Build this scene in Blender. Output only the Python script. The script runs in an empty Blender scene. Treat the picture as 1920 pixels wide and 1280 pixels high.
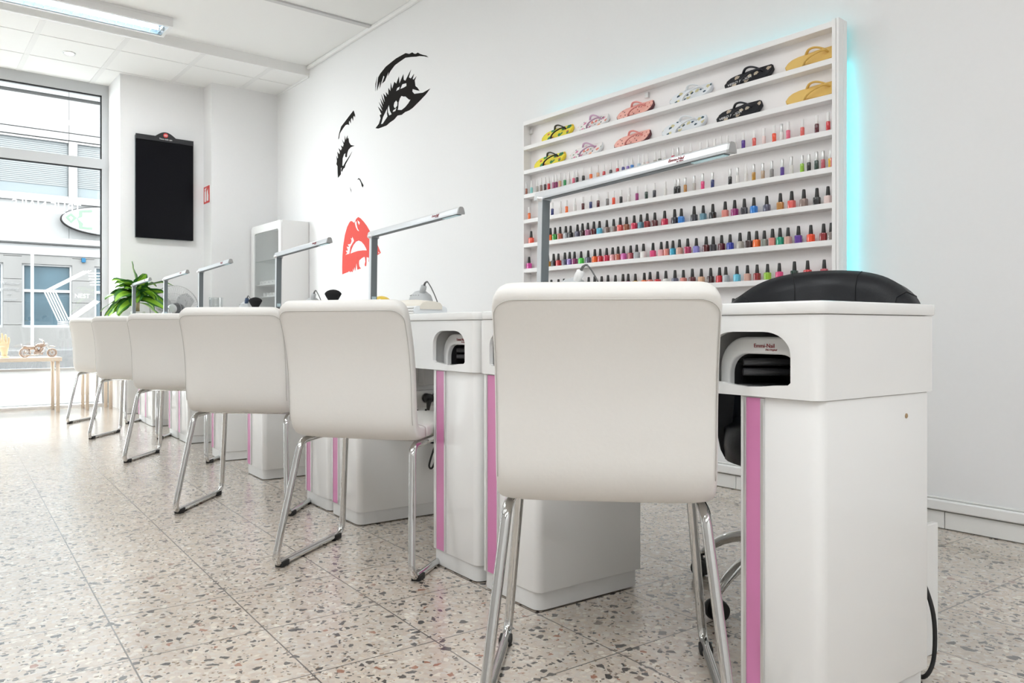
import bpy, bmesh, math, random
from mathutils import Vector, Matrix
R = math.radians
PI = math.pi
scene = bpy.context.scene
COL = scene.collection
random.seed(7)

# ------------------------------------------------------------------ camera
CAM_H = 0.76
FPX, HOR = 1464.0, 617.0
RGT = Vector((0.6227, 0.7825, 0.0))
FWD = Vector((-0.7825, 0.6227, 0.0))
def ray(u, v):
    return FWD + RGT * ((u - 960) / FPX) + Vector((0, 0, (HOR - v) / FPX))
def on_y(u, v, Y):
    d = ray(u, v); t = Y / d.y
    return Vector((0, 0, CAM_H)) + d * t
def on_x(u, v, X):
    d = ray(u, v); t = X / d.x
    return Vector((0, 0, CAM_H)) + d * t

cam_d = bpy.data.cameras.new('camera')
cam = bpy.data.objects.new('camera', cam_d)
COL.objects.link(cam)
cam.location = (0, 0, CAM_H)
cam.rotation_euler = (R(90), 0, math.atan2(-FWD.x, FWD.y))
cam_d.sensor_width = 36.0
cam_d.lens = FPX / 1920 * 36.0
cam_d.shift_y = -(640 - HOR) / 1920
cam_d.clip_start = 0.02
scene.camera = cam

# ------------------------------------------------------------------ materials
def lin(c):
    if isinstance(c, str):
        c = c.lstrip('#')
        c = [int(c[i:i + 2], 16) / 255 for i in (0, 2, 4)]
        return tuple(x / 12.92 if x <= .04045 else ((x + .055) / 1.055) ** 2.4 for x in c)
    return tuple(c)
MATS = {}
def M(name, color=(.8, .8, .8), rough=.5, metal=0.0, coat=0.0, emit=None, estr=1.0, noise=0.0, nscale=40, bump=0.0, spec=.5):
    if name in MATS: return MATS[name]
    m = bpy.data.materials.new(name); m.use_nodes = True
    nt = m.node_tree; b = nt.nodes['Principled BSDF']
    c = lin(color)
    b.inputs['Base Color'].default_value = (*c, 1)
    b.inputs['Roughness'].default_value = rough
    b.inputs['Metallic'].default_value = metal
    b.inputs['Coat Weight'].default_value = coat
    b.inputs['Coat Roughness'].default_value = .05
    b.inputs['Specular IOR Level'].default_value = spec
    if emit is not None:
        b.inputs['Emission Color'].default_value = (*lin(emit), 1)
        b.inputs['Emission Strength'].default_value = estr
    if noise or bump:
        tc = nt.nodes.new('ShaderNodeTexCoord')
        nz = nt.nodes.new('ShaderNodeTexNoise'); nz.inputs['Scale'].default_value = nscale; nz.inputs['Detail'].default_value = 4
        nt.links.new(tc.outputs['Object'], nz.inputs['Vector'])
        if noise:
            mr = nt.nodes.new('ShaderNodeMapRange')
            mr.inputs['To Min'].default_value = 1 - noise; mr.inputs['To Max'].default_value = 1 + noise
            nt.links.new(nz.outputs['Fac'], mr.inputs['Value'])
            mx = nt.nodes.new('ShaderNodeMix'); mx.data_type = 'RGBA'; mx.blend_type = 'MULTIPLY'; mx.inputs['Factor'].default_value = 1
            mx.inputs['A'].default_value = (*c, 1)
            nt.links.new(mr.outputs['Result'], mx.inputs['B'])
            nt.links.new(mx.outputs['Result'], b.inputs['Base Color'])
        if bump:
            bp = nt.nodes.new('ShaderNodeBump'); bp.inputs['Strength'].default_value = bump; bp.inputs['Distance'].default_value = .002
            nt.links.new(nz.outputs['Fac'], bp.inputs['Height'])
            nt.links.new(bp.outputs['Normal'], b.inputs['Normal'])
    MATS[name] = m
    return m

wall_m = M('wall_paint', (.81, .81, .81), .75, noise=.012, nscale=6, bump=.12)
MATS['wall_paint'].node_tree.nodes['Noise Texture'].inputs['Scale'].default_value = 55
ceil_m = M('ceiling_paint', (.84, .84, .83), .8)
white_gloss = M('white_lacquer', (.80, .80, .79), .16, coat=.35)
white_matt = M('white_melamine', (.82, .82, .81), .45)
plinth_m = M('plinth_laminate', (.70, .70, .69), .4, noise=.05, nscale=18)
pink_m = M('pink_panel', '#cf7fae', .35, coat=.3, noise=.05, nscale=14)
silver_m = M('silver_trim', (.72, .72, .72), .28, metal=.9)
alu_m = M('aluminium', (.66, .68, .70), .32, metal=.5)
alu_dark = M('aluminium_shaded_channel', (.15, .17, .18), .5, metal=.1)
chrome_m = M('chrome', (.62, .62, .61), .07, metal=1.0)
black_pl = M('black_plastic', (.012, .012, .013), .4)
rubber_m = M('black_rubber', (.015, .015, .015), .65)
leather_w = M('white_leather', (.735, .72, .69), .48, noise=.015, nscale=120, bump=.12)
leather_seam = M('leather_seam', (.46, .45, .42), .7)
leather_b = M('black_leather', (.009, .010, .013), .42, spec=.32, bump=.15, nscale=160, noise=.02)
seam_b = M('black_seam', (.004, .004, .005), .7)
grey_pl = M('grey_plastic', (.50, .52, .53), .45)
white_pl = M('white_plastic', (.80, .80, .79), .35)
beige_m = M('beige_vinyl', (.74, .70, .62), .5)
frame_grey = M('window_aluminium', (.52, .53, .54), .42)
wood_m = M('birch_wood', (.78, .66, .54), .5, noise=.06, nscale=9)
gasket_m = M('window_gasket', (.02, .022, .025), .6)
decal_black = M('decal_black', (.010, .008, .007), .8, spec=.15)
decal_red = M('decal_red', (.70, .062, .045), .7, noise=.05, nscale=12)
decal_white = M('vinyl_white', (.9, .9, .9), .6)
_nt = decal_white.node_tree; _tl = _nt.nodes.new('ShaderNodeBsdfTranslucent'); _tl.inputs['Color'].default_value = (.9, .9, .9, 1)
_mx = _nt.nodes.new('ShaderNodeMixShader'); _mx.inputs['Fac'].default_value = .75
_nt.links.new(_nt.nodes['Principled BSDF'].outputs[0], _mx.inputs[1]); _nt.links.new(_tl.outputs[0], _mx.inputs[2])
_nt.links.new(_mx.outputs[0], _nt.nodes['Material Output'].inputs['Surface'])
text_red = M('print_red', '#8f1a24', .5)
text_white = M('print_white', (.85, .85, .85), .5)
text_grey = M('print_grey', (.42, .42, .43), .5)

def glass_mat(name, tint=(1, 1, 1), refl=.06, rough=0.0):
    m = bpy.data.materials.new(name); m.use_nodes = True
    nt = m.node_tree; nt.nodes.clear()
    out = nt.nodes.new('ShaderNodeOutputMaterial')
    tr = nt.nodes.new('ShaderNodeBsdfTransparent'); tr.inputs['Color'].default_value = (*tint, 1)
    gl = nt.nodes.new('ShaderNodeBsdfGlossy'); gl.inputs['Roughness'].default_value = rough
    fr = nt.nodes.new('ShaderNodeLayerWeight'); fr.inputs['Blend'].default_value = .5
    pw = nt.nodes.new('ShaderNodeMath'); pw.operation = 'POWER'; pw.inputs[1].default_value = 5
    ma = nt.nodes.new('ShaderNodeMath'); ma.operation = 'MULTIPLY_ADD'; ma.inputs[1].default_value = 1 - refl; ma.inputs[2].default_value = refl
    nt.links.new(fr.outputs['Facing'], pw.inputs[0]); nt.links.new(pw.outputs[0], ma.inputs[0])
    mx = nt.nodes.new('ShaderNodeMixShader')
    nt.links.new(ma.outputs[0], mx.inputs['Fac'])
    nt.links.new(tr.outputs[0], mx.inputs[1]); nt.links.new(gl.outputs[0], mx.inputs[2])
    nt.links.new(mx.outputs[0], out.inputs['Surface'])
    return m
frosted = bpy.data.materials.new('frosted_glass'); frosted.use_nodes = True
_nt = frosted.node_tree; _tl = _nt.nodes.new('ShaderNodeBsdfTranslucent'); _tl.inputs['Color'].default_value = (.88, .88, .88, 1)
_mx = _nt.nodes.new('ShaderNodeMixShader'); _mx.inputs['Fac'].default_value = .6
_nt.nodes['Principled BSDF'].inputs['Base Color'].default_value = (.82, .82, .82, 1); _nt.nodes['Principled BSDF'].inputs['Roughness'].default_value = .5
_nt.links.new(_nt.nodes['Principled BSDF'].outputs[0], _mx.inputs[1]); _nt.links.new(_tl.outputs[0], _mx.inputs[2])
_nt.links.new(_mx.outputs[0], _nt.nodes['Material Output'].inputs['Surface'])
glass_m = glass_mat('clear_glass', (.97, .985, .98), .04)
crystal_m = glass_mat('cut_crystal', (.90, .92, .92), .16)
fan_blade_m = glass_mat('smoky_blade', (.72, .73, .74), .10, .2)

# terrazzo floor ---------------------------------------------------
TILE = 0.3125
ROW_ANG = R(-2.75)
def terrazzo():
    m = bpy.data.materials.new('terrazzo_tiles'); m.use_nodes = True
    nt = m.node_tree; N = nt.nodes; L = nt.links
    b = N['Principled BSDF']
    tc = N.new('ShaderNodeTexCoord')
    mp = N.new('ShaderNodeMapping'); mp.vector_type = 'POINT'
    mp.inputs['Rotation'].default_value = (0, 0, -ROW_ANG)
    mp.inputs['Location'].default_value = (1.968, -0.336, 0)
    L.new(tc.outputs['Object'], mp.inputs['Vector'])
    sep = N.new('ShaderNodeSeparateXYZ'); L.new(mp.outputs[0], sep.inputs[0])
    def math_(op, a, bb=None, c=None):
        n = N.new('ShaderNodeMath'); n.operation = op
        for i, x in enumerate((a, bb, c)):
            if x is None: continue
            if isinstance(x, (int, float)): n.inputs[i].default_value = x
            else: L.new(x, n.inputs[i])
        return n.outputs[0]
    def line(c):
        q = math_('DIVIDE', c, TILE)
        q = math_('ADD', q, .5)
        q = math_('FRACT', q)
        q = math_('SUBTRACT', q, .5)
        q = math_('ABSOLUTE', q)
        return math_('LESS_THAN', q, .0058)
    grout = math_('MAXIMUM', line(sep.outputs[0]), line(sep.outputs[1]))
    # tile tint
    fl = N.new('ShaderNodeVectorMath'); fl.operation = 'SCALE'; fl.inputs['Scale'].default_value = 1 / TILE
    L.new(mp.outputs[0], fl.inputs[0])
    fl2 = N.new('ShaderNodeVectorMath'); fl2.operation = 'FLOOR'; L.new(fl.outputs[0], fl2.inputs[0])
    wn = N.new('ShaderNodeTexWhiteNoise'); wn.noise_dimensions = '2D'; L.new(fl2.outputs[0], wn.inputs['Vector'])
    # warp
    wz = N.new('ShaderNodeTexNoise'); wz.inputs['Scale'].default_value = 60; wz.inputs['Detail'].default_value = 2
    L.new(tc.outputs['Object'], wz.inputs['Vector'])
    wv = N.new('ShaderNodeVectorMath'); wv.operation = 'SCALE'; wv.inputs['Scale'].default_value = .010
    L.new(wz.outputs['Color'], wv.inputs[0])
    wa = N.new('ShaderNodeVectorMath'); wa.operation = 'ADD'
    L.new(tc.outputs['Object'], wa.inputs[0]); L.new(wv.outputs[0], wa.inputs[1])
    # base mottling
    bz = N.new('ShaderNodeTexVoronoi'); bz.inputs['Scale'].default_value = 85; L.new(wa.outputs[0], bz.inputs['Vector'])
    bs = N.new('ShaderNodeSeparateColor'); L.new(bz.outputs['Color'], bs.inputs[0])
    r1 = N.new('ShaderNodeValToRGB'); L.new(bs.outputs[0], r1.inputs[0])
    e = r1.color_ramp.elements
    e[0].position = 0; e[0].color = (.47, .405, .345, 1)
    e[1].position = 1; e[1].color = (.63, .57, .50, 1)
    for pos_, c_ in ((.35, (.58, .505, .425, 1)), (.6, (.52, .44, .365, 1)), (.8, (.55, .505, .45, 1))):
        x = e.new(pos_); x.color = c_
    cur = r1.outputs[0]
    def chips(cur, scale, prob, size, cols, seed):
        sh = N.new('ShaderNodeVectorMath'); sh.operation = 'ADD'; sh.inputs[1].default_value = (seed, seed * 1.7, seed * .3)
        L.new(wa.outputs[0], sh.inputs[0])
        vo = N.new('ShaderNodeTexVoronoi'); vo.inputs['Scale'].default_value = scale; vo.inputs['Randomness'].default_value = 1
        vo.distance = 'MINKOWSKI' if False else 'EUCLIDEAN'
        L.new(sh.outputs[0], vo.inputs['Vector'])
        ve = N.new('ShaderNodeTexVoronoi'); ve.feature = 'DISTANCE_TO_EDGE'; ve.inputs['Scale'].default_value = scale
        L.new(sh.outputs[0], ve.inputs['Vector'])
        sc = N.new('ShaderNodeSeparateColor'); L.new(vo.outputs['Color'], sc.inputs[0])
        pick = math_('LESS_THAN', sc.outputs[0], prob)
        thr = math_('MULTIPLY_ADD', sc.outputs[1], size, .04)
        ins = math_('GREATER_THAN', ve.outputs['Distance'], math_('SUBTRACT', .30, thr))
        msk = math_('MULTIPLY', pick, ins)
        rp = N.new('ShaderNodeValToRGB'); rp.color_ramp.interpolation = 'CONSTANT'; L.new(sc.outputs[2], rp.inputs[0])
        ee = rp.color_ramp.elements
        ee[0].position = 0; ee[0].color = (*lin(cols[0]), 1)
        ee[1].position = 1 / len(cols); ee[1].color = (*lin(cols[1]), 1)
        for i, c in enumerate(cols[2:], 2):
            q = ee.new(i / len(cols)); q.color = (*lin(c), 1)
        mx = N.new('ShaderNodeMix'); mx.data_type = 'RGBA'
        L.new(msk, mx.inputs['Factor']); L.new(cur, mx.inputs['A']); L.new(rp.outputs[0], mx.inputs['B'])
        return mx.outputs['Result']
    cur = chips(cur, 58, .55, .16, [(.70, .64, .55), (.56, .47, .38), (.54, .485, .42), (.48, .39, .315), (.66, .58, .48)], 3.1)
    cur = chips(cur, 100, .22, .15, ['#2f2b28', '#5b5048', '#85735f', '#3a3836', '#977f6b'], 11.7)
    cur = chips(cur, 46, .27, .13, ['#1f1c1b', '#2e2926', '#6f6056', '#232325', '#96664f', '#3f3a37'], 23.9)
    cur = chips(cur, 36, .05, .10, ['#262322', '#3a3634', '#75675b', '#222121'], 41.3)
    tint = N.new('ShaderNodeMapRange'); tint.inputs['To Min'].default_value = .93; tint.inputs['To Max'].default_value = 1.03
    L.new(wn.outputs['Value'], tint.inputs['Value'])
    mt = N.new('ShaderNodeMix'); mt.data_type = 'RGBA'; mt.blend_type = 'MULTIPLY'; mt.inputs['Factor'].default_value = 1
    L.new(cur, mt.inputs['A']); L.new(tint.outputs[0], mt.inputs['B'])
    mg = N.new('ShaderNodeMix'); mg.data_type = 'RGBA'
    L.new(grout, mg.inputs['Factor']); L.new(mt.outputs['Result'], mg.inputs['A']); mg.inputs['B'].default_value = (.085, .072, .06, 1)
    L.new(mg.outputs['Result'], b.inputs['Base Color'])
    rg = N.new('ShaderNodeMapRange'); rg.inputs['To Min'].default_value = .20; rg.inputs['To Max'].default_value = .30
    nz = N.new('ShaderNodeTexNoise'); nz.inputs['Scale'].default_value = 5; L.new(tc.outputs['Object'], nz.inputs['Vector'])
    L.new(nz.outputs['Fac'], rg.inputs['Value']); L.new(rg.outputs[0], b.inputs['Roughness'])
    b.inputs['Specular IOR Level'].default_value = .9
    b.inputs['Coat Weight'].default_value = 1.0; b.inputs['Coat Roughness'].default_value = .22
    return m
floor_m = terrazzo()

# ------------------------------------------------------------------ mesh helpers
class MB:
    def __init__(self):
        self.bm = bmesh.new()
    def box(self, x0, x1, y0, y1, z0, z1, bev=0.0, seg=2, mtx=None, mi=0):
        t = bmesh.new()
        bmesh.ops.create_cube(t, size=1)
        for v in t.verts:
            v.co = Vector((x0 + (v.co.x + .5) * (x1 - x0), y0 + (v.co.y + .5) * (y1 - y0), z0 + (v.co.z + .5) * (z1 - z0)))
        if bev > 0:
            bmesh.ops.bevel(t, geom=t.edges[:], offset=bev, segments=seg, affect='EDGES', profile=.5)
        return self._merge(t, mtx, mi)
    def _merge(self, t, mtx=None, mi=0):
        if mtx is not None: bmesh.ops.transform(t, matrix=mtx, verts=t.verts)
        mp = {}
        for v in t.verts: mp[v] = self.bm.verts.new(v.co)
        for f in t.faces:
            try:
                nf = self.bm.faces.new([mp[v] for v in f.verts]); nf.material_index = mi; nf.smooth = f.smooth
            except ValueError: pass
        t.free()
        return self
    def prism(self, pts, z0, z1, mi=0, mtx=None, bev=0.0):
        t = bmesh.new()
        a = [t.verts.new((p[0], p[1], z0)) for p in pts]
        b = [t.verts.new((p[0], p[1], z1)) for p in pts]
        n = len(pts)
        t.faces.new(a[::-1]); t.faces.new(b)
        for i in range(n): t.faces.new((a[i], a[(i + 1) % n], b[(i + 1) % n], b[i]))
        bmesh.ops.recalc_face_normals(t, faces=t.faces)
        if bev:
            ed = [e for e in t.edges if abs(e.verts[0].co.z - e.verts[1].co.z) < 1e-7]
            bmesh.ops.bevel(t, geom=ed, offset=bev, segments=2, affect='EDGES', profile=.5)
        return self._merge(t, mtx, mi)
    def tube(self, path, r, seg=10, closed=False, mi=0, flat=None, cap=True):
        P = [Vector(p) for p in path]; n = len(P)
        rad = r if isinstance(r, (list, tuple)) else [r] * n
        rings = []; up = None
        for i in range(n):
            if closed: d = (P[(i + 1) % n] - P[i - 1])
            else: d = P[min(i + 1, n - 1)] - P[max(i - 1, 0)]
            if d.length < 1e-9: d = Vector((0, 0, 1))
            d.normalize()
            if up is None:
                up = Vector((0, 0, 1)) if abs(d.z) < .9 else Vector((1, 0, 0))
            s = d.cross(up)
            if s.length < 1e-6:
                up = Vector((1, 0, 0)); s = d.cross(up)
            s.normalize(); up = s.cross(d).normalized()
            ring = []
            for k in range(seg):
                a = 2 * PI * k / seg
                fx, fy = (1, 1) if flat is None else flat
                ring.append(self.bm.verts.new(P[i] + s * math.cos(a) * rad[i] * fx + up * math.sin(a) * rad[i] * fy))
            rings.append(ring)
        m = n if closed else n - 1
        for i in range(m):
            A, B = rings[i], rings[(i + 1) % n]
            for k in range(seg):
                f = self.bm.faces.new((A[k], A[(k + 1) % seg], B[(k + 1) % seg], B[k])); f.smooth = True; f.material_index = mi
        if not closed and cap:
            f = self.bm.faces.new(rings[0][::-1]); f.material_index = mi
            f = self.bm.faces.new(rings[-1]); f.material_index = mi
        return self
    def lathe(self, prof, seg=20, c=(0, 0, 0), mtx=None, mi=0, sx=1, sy=1, power=None):
        t = bmesh.new(); rings = []
        for r, z in prof:
            ring = []
            for k in range(seg):
                a = 2 * PI * k / seg; ca, sa = math.cos(a), math.sin(a)
                if power:
                    ca = math.copysign(abs(ca) ** power, ca); sa = math.copysign(abs(sa) ** power, sa)
                ring.append(t.verts.new((c[0] + r * ca * sx, c[1] + r * sa * sy, c[2] + z)))
            rings.append(ring)
        for i in range(len(prof) - 1):
            for k in range(seg):
                f = t.faces.new((rings[i][k], rings[i][(k + 1) % seg], rings[i + 1][(k + 1) % seg], rings[i + 1][k])); f.smooth = True
        t.faces.new(rings[0][::-1]); t.faces.new(rings[-1])
        return self._merge(t, mtx, mi)
    def cyl(self, p0, p1, r, seg=16, mi=0):
        return self.tube([p0, p1], r, seg, mi=mi)
    def ball(self, c, r, sx=1, sy=1, sz=1, seg=16, mi=0, mtx=None):
        t = bmesh.new()
        bmesh.ops.create_uvsphere(t, u_segments=seg, v_segments=max(6, seg // 2), radius=r)
        for v in t.verts: v.co = Vector((c[0] + v.co.x * sx, c[1] + v.co.y * sy, c[2] + v.co.z * sz))
        for f in t.faces: f.smooth = True
        return self._merge(t, mtx, mi)
    def shape(self, loops, depth, mtx=None, bev=0.0, mi=0):
        """filled outline with holes (list of 2-D loops), extruded from 0 to depth"""
        cu = bpy.data.curves.new('tmp', 'CURVE'); cu.dimensions = '2D'; cu.fill_mode = 'BOTH'
        cu.extrude = max(depth / 2 - bev, 0); cu.bevel_depth = bev; cu.bevel_resolution = 2
        for lp in loops:
            sp = cu.splines.new('POLY'); sp.points.add(len(lp) - 1)
            for q, p in zip(sp.points, lp): q.co = (p[0], p[1], 0, 1)
            sp.use_cyclic_u = True
        o = bpy.data.objects.new('tmp', cu)
        me = bpy.data.meshes.new_from_object(o)
        t = bmesh.new(); t.from_mesh(me)
        bmesh.ops.remove_doubles(t, verts=t.verts, dist=1e-6)
        for v in t.verts: v.co.z += depth / 2
        bmesh.ops.recalc_face_normals(t, faces=t.faces)
        for f in t.faces: f.smooth = False
        bpy.data.objects.remove(o); bpy.data.curves.remove(cu); bpy.data.meshes.remove(me)
        return self._merge(t, mtx, mi)
    def text(self, s, size, depth, mtx=None, align='CENTER', mi=0, shear=0.0):
        cu = bpy.data.curves.new('tmp', 'FONT'); cu.body = s; cu.size = size; cu.align_x = align; cu.align_y = 'CENTER'
        cu.extrude = depth / 2; cu.resolution_u = 3; cu.shear = shear
        o = bpy.data.objects.new('tmp', cu)
        me = bpy.data.meshes.new_from_object(o)
        t = bmesh.new(); t.from_mesh(me)
        for v in t.verts: v.co.z += depth / 2
        bpy.data.objects.remove(o); bpy.data.curves.remove(cu); bpy.data.meshes.remove(me)
        return self._merge(t, mtx, mi)
    def out(self, name, mats, parent=None, smooth=None, loc=None, rotz=0):
        if not isinstance(mats, (list, tuple)): mats = [mats]
        me = bpy.data.meshes.new(name)
        if smooth is not None:
            for f in self.bm.faces: f.smooth = True
        self.bm.normal_update()
        self.bm.to_mesh(me); self.bm.free()
        for m in mats: me.materials.append(m)
        if smooth is not None and smooth < 180:
            me.set_sharp_from_angle(angle=R(smooth))
        o = bpy.data.objects.new(name, me); COL.objects.link(o)
        if parent is not None: o.parent = parent
        if loc is not None: o.location = loc
        if rotz: o.rotation_euler = (0, 0, rotz)
        return o

XZ = Matrix(((1, 0, 0, 0), (0, 0, -1, 0), (0, 1, 0, 0), (0, 0, 0, 1)))      # drawing plane upright, facing -Y
YZ = Matrix(((0, 0, 1, 0), (1, 0, 0, 0), (0, 1, 0, 0), (0, 0, 0, 1)))       # drawing plane upright, facing +X
def T(x, y, z): return Matrix.Translation((x, y, z))
def RX(a): return Matrix.Rotation(a, 4, 'X')
def RY(a): return Matrix.Rotation(a, 4, 'Y')
def RZ(a): return Matrix.Rotation(a, 4, 'Z')

def thing(name, label, cat, loc=(0, 0, 0), rotz=0, group=None):
    o = bpy.data.objects.new(name, None); COL.objects.link(o)
    o.empty_display_size = .05
    o.location = loc; o.rotation_euler = (0, 0, rotz)
    return tag(o, label, cat, group)
def tag(o, label, cat, group=None):
    o['label'] = label; o['category'] = cat
    if group: o['group'] = group
    return o
def struct(o):
    o['kind'] = 'structure'; return o
def copy_tree(o, parent=None):
    c = o.copy(); COL.objects.link(c)
    if parent is not None: c.parent = parent
    for ch in list(KIDS(o)): copy_tree(ch, c)
    return c
def KIDS(o):
    return [x for x in COL.objects if x.parent == o]

def rrect(x0, x1, y0, y1, r, n=5):
    """rounded rectangle; r single or (bl, br, tr, tl)"""
    if not isinstance(r, (list, tuple)): r = (r,) * 4
    pts = []
    for (cx, cy, rr, a0) in ((x0 + r[0], y0 + r[0], r[0], 180), (x1 - r[1], y0 + r[1], r[1], 270), (x1 - r[2], y1 - r[2], r[2], 0), (x0 + r[3], y1 - r[3], r[3], 90)):
        if rr < 1e-6: pts.append((cx, cy)); continue
        for k in range(n + 1):
            a = R(a0 + 90 * k / n); pts.append((cx + rr * math.cos(a), cy + rr * math.sin(a)))
    return pts
def ellipse(cx, cy, rx, ry, n=32):
    return [(cx + rx * math.cos(2 * PI * k / n), cy + ry * math.sin(2 * PI * k / n)) for k in range(n)]
def fillet(path, rad, n=6, closed=False):
    P = [Vector(p) for p in path]; out = []
    N = len(P)
    for i in range(N):
        if not closed and i in (0, N - 1): out.append(P[i]); continue
        a, b, c = P[i - 1], P[i], P[(i + 1) % N]
        r = rad[i] if isinstance(rad, (list, tuple)) else rad
        d1 = (a - b).normalized(); d2 = (c - b).normalized()
        ang = d1.angle(d2)
        tl = min(r / math.tan(ang / 2), (a - b).length * .49, (c - b).length * .49)
        p1 = b + d1 * tl; p2 = b + d2 * tl
        for k in range(n + 1):
            s = k / n
            out.append(p1 * (1 - s) ** 2 + b * 2 * s * (1 - s) + p2 * s ** 2)
    return out
def crom(pts, n):
    P = [Vector(p) for p in pts]; out = []
    for i in range(len(P) - 1):
        p0 = P[max(i - 1, 0)]; p1 = P[i]; p2 = P[i + 1]; p3 = P[min(i + 2, len(P) - 1)]
        for k in range(n):
            t = k / n
            out.append(.5 * ((2 * p1) + (p2 - p0) * t + (2 * p0 - 5 * p1 + 4 * p2 - p3) * t * t + (3 * p1 - p0 - 3 * p2 + p3) * t ** 3))
    out.append(P[-1]); return out

# ------------------------------------------------------------------ room
YW = 3.145          # wall behind the shelves
XWIN = -8.62        # glazing
CZ, CZ2 = 3.28, 3.19
XB = -7.08          # ceiling step
m = MB(); m.box(-9.0, 3.0, -3.0, YW + .15, -.12, 0); struct(m.out('floor', floor_m))
m = MB(); m.box(-8.8, 3.0, YW, YW + .15, 0, 3.45); struct(m.out('wall_back', wall_m))
m = MB(); m.box(2.4, 2.55, -3.0, YW, 0, CZ); struct(m.out('wall_right', wall_m))
m = MB(); m.box(-8.8, 2.4, -3.0, -2.85, 0, 3.45); struct(m.out('wall_front', M('wall_front_paint', (.50, .49, .48), .7)))
m = MB(); m.box(XB, 2.55, -3.0, YW, CZ, CZ + .12); struct(m.out('ceiling', ceil_m))
# lowered tile ceiling by the window
gridm = M('ceiling_grid', (.79, .79, .785), .7)
m = MB()
m.box(-8.8, XB, -3.0, YW, CZ2, CZ + .12)
for y in (2.77, 2.16, 1.55, .94, .33, -.28):
    m.box(-8.8, XB - .02, y - .022, y + .022, CZ2 - .003, CZ2 + .01, mi=1)
for x in (-7.46, -8.07):
    m.box(x - .006, x + .006, -3.0, YW, CZ2 - .004, CZ2 + .01, mi=1)
struct(m.out('ceiling_lowered', [ceil_m, gridm]))
m = MB(); m.box(XB + .0, 2.4, YW - .03, YW, CZ - .035, CZ, bev=.008); struct(m.out('trim_1', ceil_m))
m = MB(); m.box(-8.3, XB, YW - .012, YW, CZ2 - .018, CZ2, bev=.003); struct(m.out('trim_2', ceil_m))
# pillars on the street wall
m = MB(); m.box(-8.8, -7.867, 2.475, YW, 0, CZ2); struct(m.out('wall_pillar_1', wall_m))
m = MB(); m.box(-8.8, -8.12, 1.705, 2.475, 0, CZ2); struct(m.out('wall_pillar_2', wall_m))
# low wall under the glazing
m = MB(); m.box(-8.72, XWIN + .01, -2.85, 1.705, 0, .025)
struct(m.out('wall_left', wall_m))
# window frame
m = MB()
m.box(XWIN - .06, XWIN, 1.645, 1.705, .025, CZ2)
m.box(XWIN - .06, XWIN, -2.85, 1.645, 3.085, CZ2)
m.box(XWIN - .06, XWIN, -2.85, 1.645, 2.355, 2.45)
m.box(XWIN - .06, XWIN, -2.85, 1.645, .362, .385)
for y in (-.25, -1.75): m.box(XWIN - .06, XWIN, y - .035, y + .035, .025, 3.085)
wf = struct(m.out('window_1', frame_grey))
m = MB()
for z0, z1 in ((2.45, 3.085), (.385, 2.355)):
    for y0, y1 in ((-.215, 1.645), (-1.715, -.285), (-2.85, -1.785)):
        m.box(XWIN - .03, XWIN - .012, y0, y1, z1 - .012, z1)
        m.box(XWIN - .03, XWIN - .012, y1 - .012, y1, z0, z1)
m.out('window_gasket', gasket_m, wf)
m = MB()
for z0, z1 in ((2.45, 3.085), (.385, 2.355)):
    for y0, y1 in ((-.215, 1.645), (-1.715, -.285), (-2.85, -1.785)):
        m.box(XWIN - .034, XWIN - .030, y0, y1, z0, z1)
for y0, y1 in ((-.215, 1.645), (-1.715, -.285), (-2.85, -1.785)): m.box(XWIN - .034, XWIN - .030, y0, y1, .025, .362)
m.out('window_pane', glass_m, wf)
m = MB()
for y0, y1 in ((-.215, 1.645), (-1.715, -.285), (-2.85, -1.785)): m.box(XWIN - .029, XWIN - .024, y0, y1, .115, .362)
m.out('frosted_band', frosted, wf)
# lettering on the glass (seen from behind, so mirrored)
m = MB()
XL = XWIN - .0285
p0, p1 = on_x(22, 385, XL), on_x(152, 394, XL)
w = p1.y - p0.y
zc = (on_x(85, 386, XL).z)
MIR = Matrix(((0, 0, 1, 0), (-1, 0, 0, 0), (0, 1, 0, 0), (0, 0, 0, 1)))
m.text('TRUE NAILS', w / 5.3, .001, T(XL, (p0.y + p1.y) / 2, zc) @ MIR)
a, b_ = on_x(82, 400, XL), on_x(125, 402, XL)
m.text('NAILS & SPA', (b_.y - a.y) / 6.1, .001, T(XL, (a.y + b_.y) / 2, on_x(103, 398, XL).z) @ MIR)
c0, c1 = on_x(33, 392, XL), on_x(77, 395, XL)
m.box(XL, XL + .001, c0.y, c1.y, c1.z - .003, c1.z + .003)
# band ornament
def band(q, n, gap):
    (u0, v0), (u1, v1), (du, dv) = q
    for k in range(n):
        s = k / max(n - 1, 1)
        A = on_x(u0 + du * s, v0 + dv * s, XL); B = on_x(u1 + du * s, v1 + dv * s, XL)
        m.tube([A, B], gap, 6, flat=(1, 1))
band(((85, 544), (157, 508), (14, -1 + 0)), 4, .0045)
band(((83, 546), (109, 601), (20, -1)), 5, .006)
band(((127, 597), (178, 562), (9, 3)), 4, .005)
band(((108, 603), (128, 602), (0, 9)), 4, .005)
band(((165, 512), (192, 512), (4, 22)), 5, .005)
m.text('NEST', .058, .001, T(XL, on_x(154, 555, XL).y, on_x(154, 555, XL).z) @ Matrix(((0, 0, 1, 0), (1, 0, 0, 0), (0, 1, 0, 0), (0, 0, 0, 1))))
m.out('window_lettering', decal_white, wf)

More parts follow.
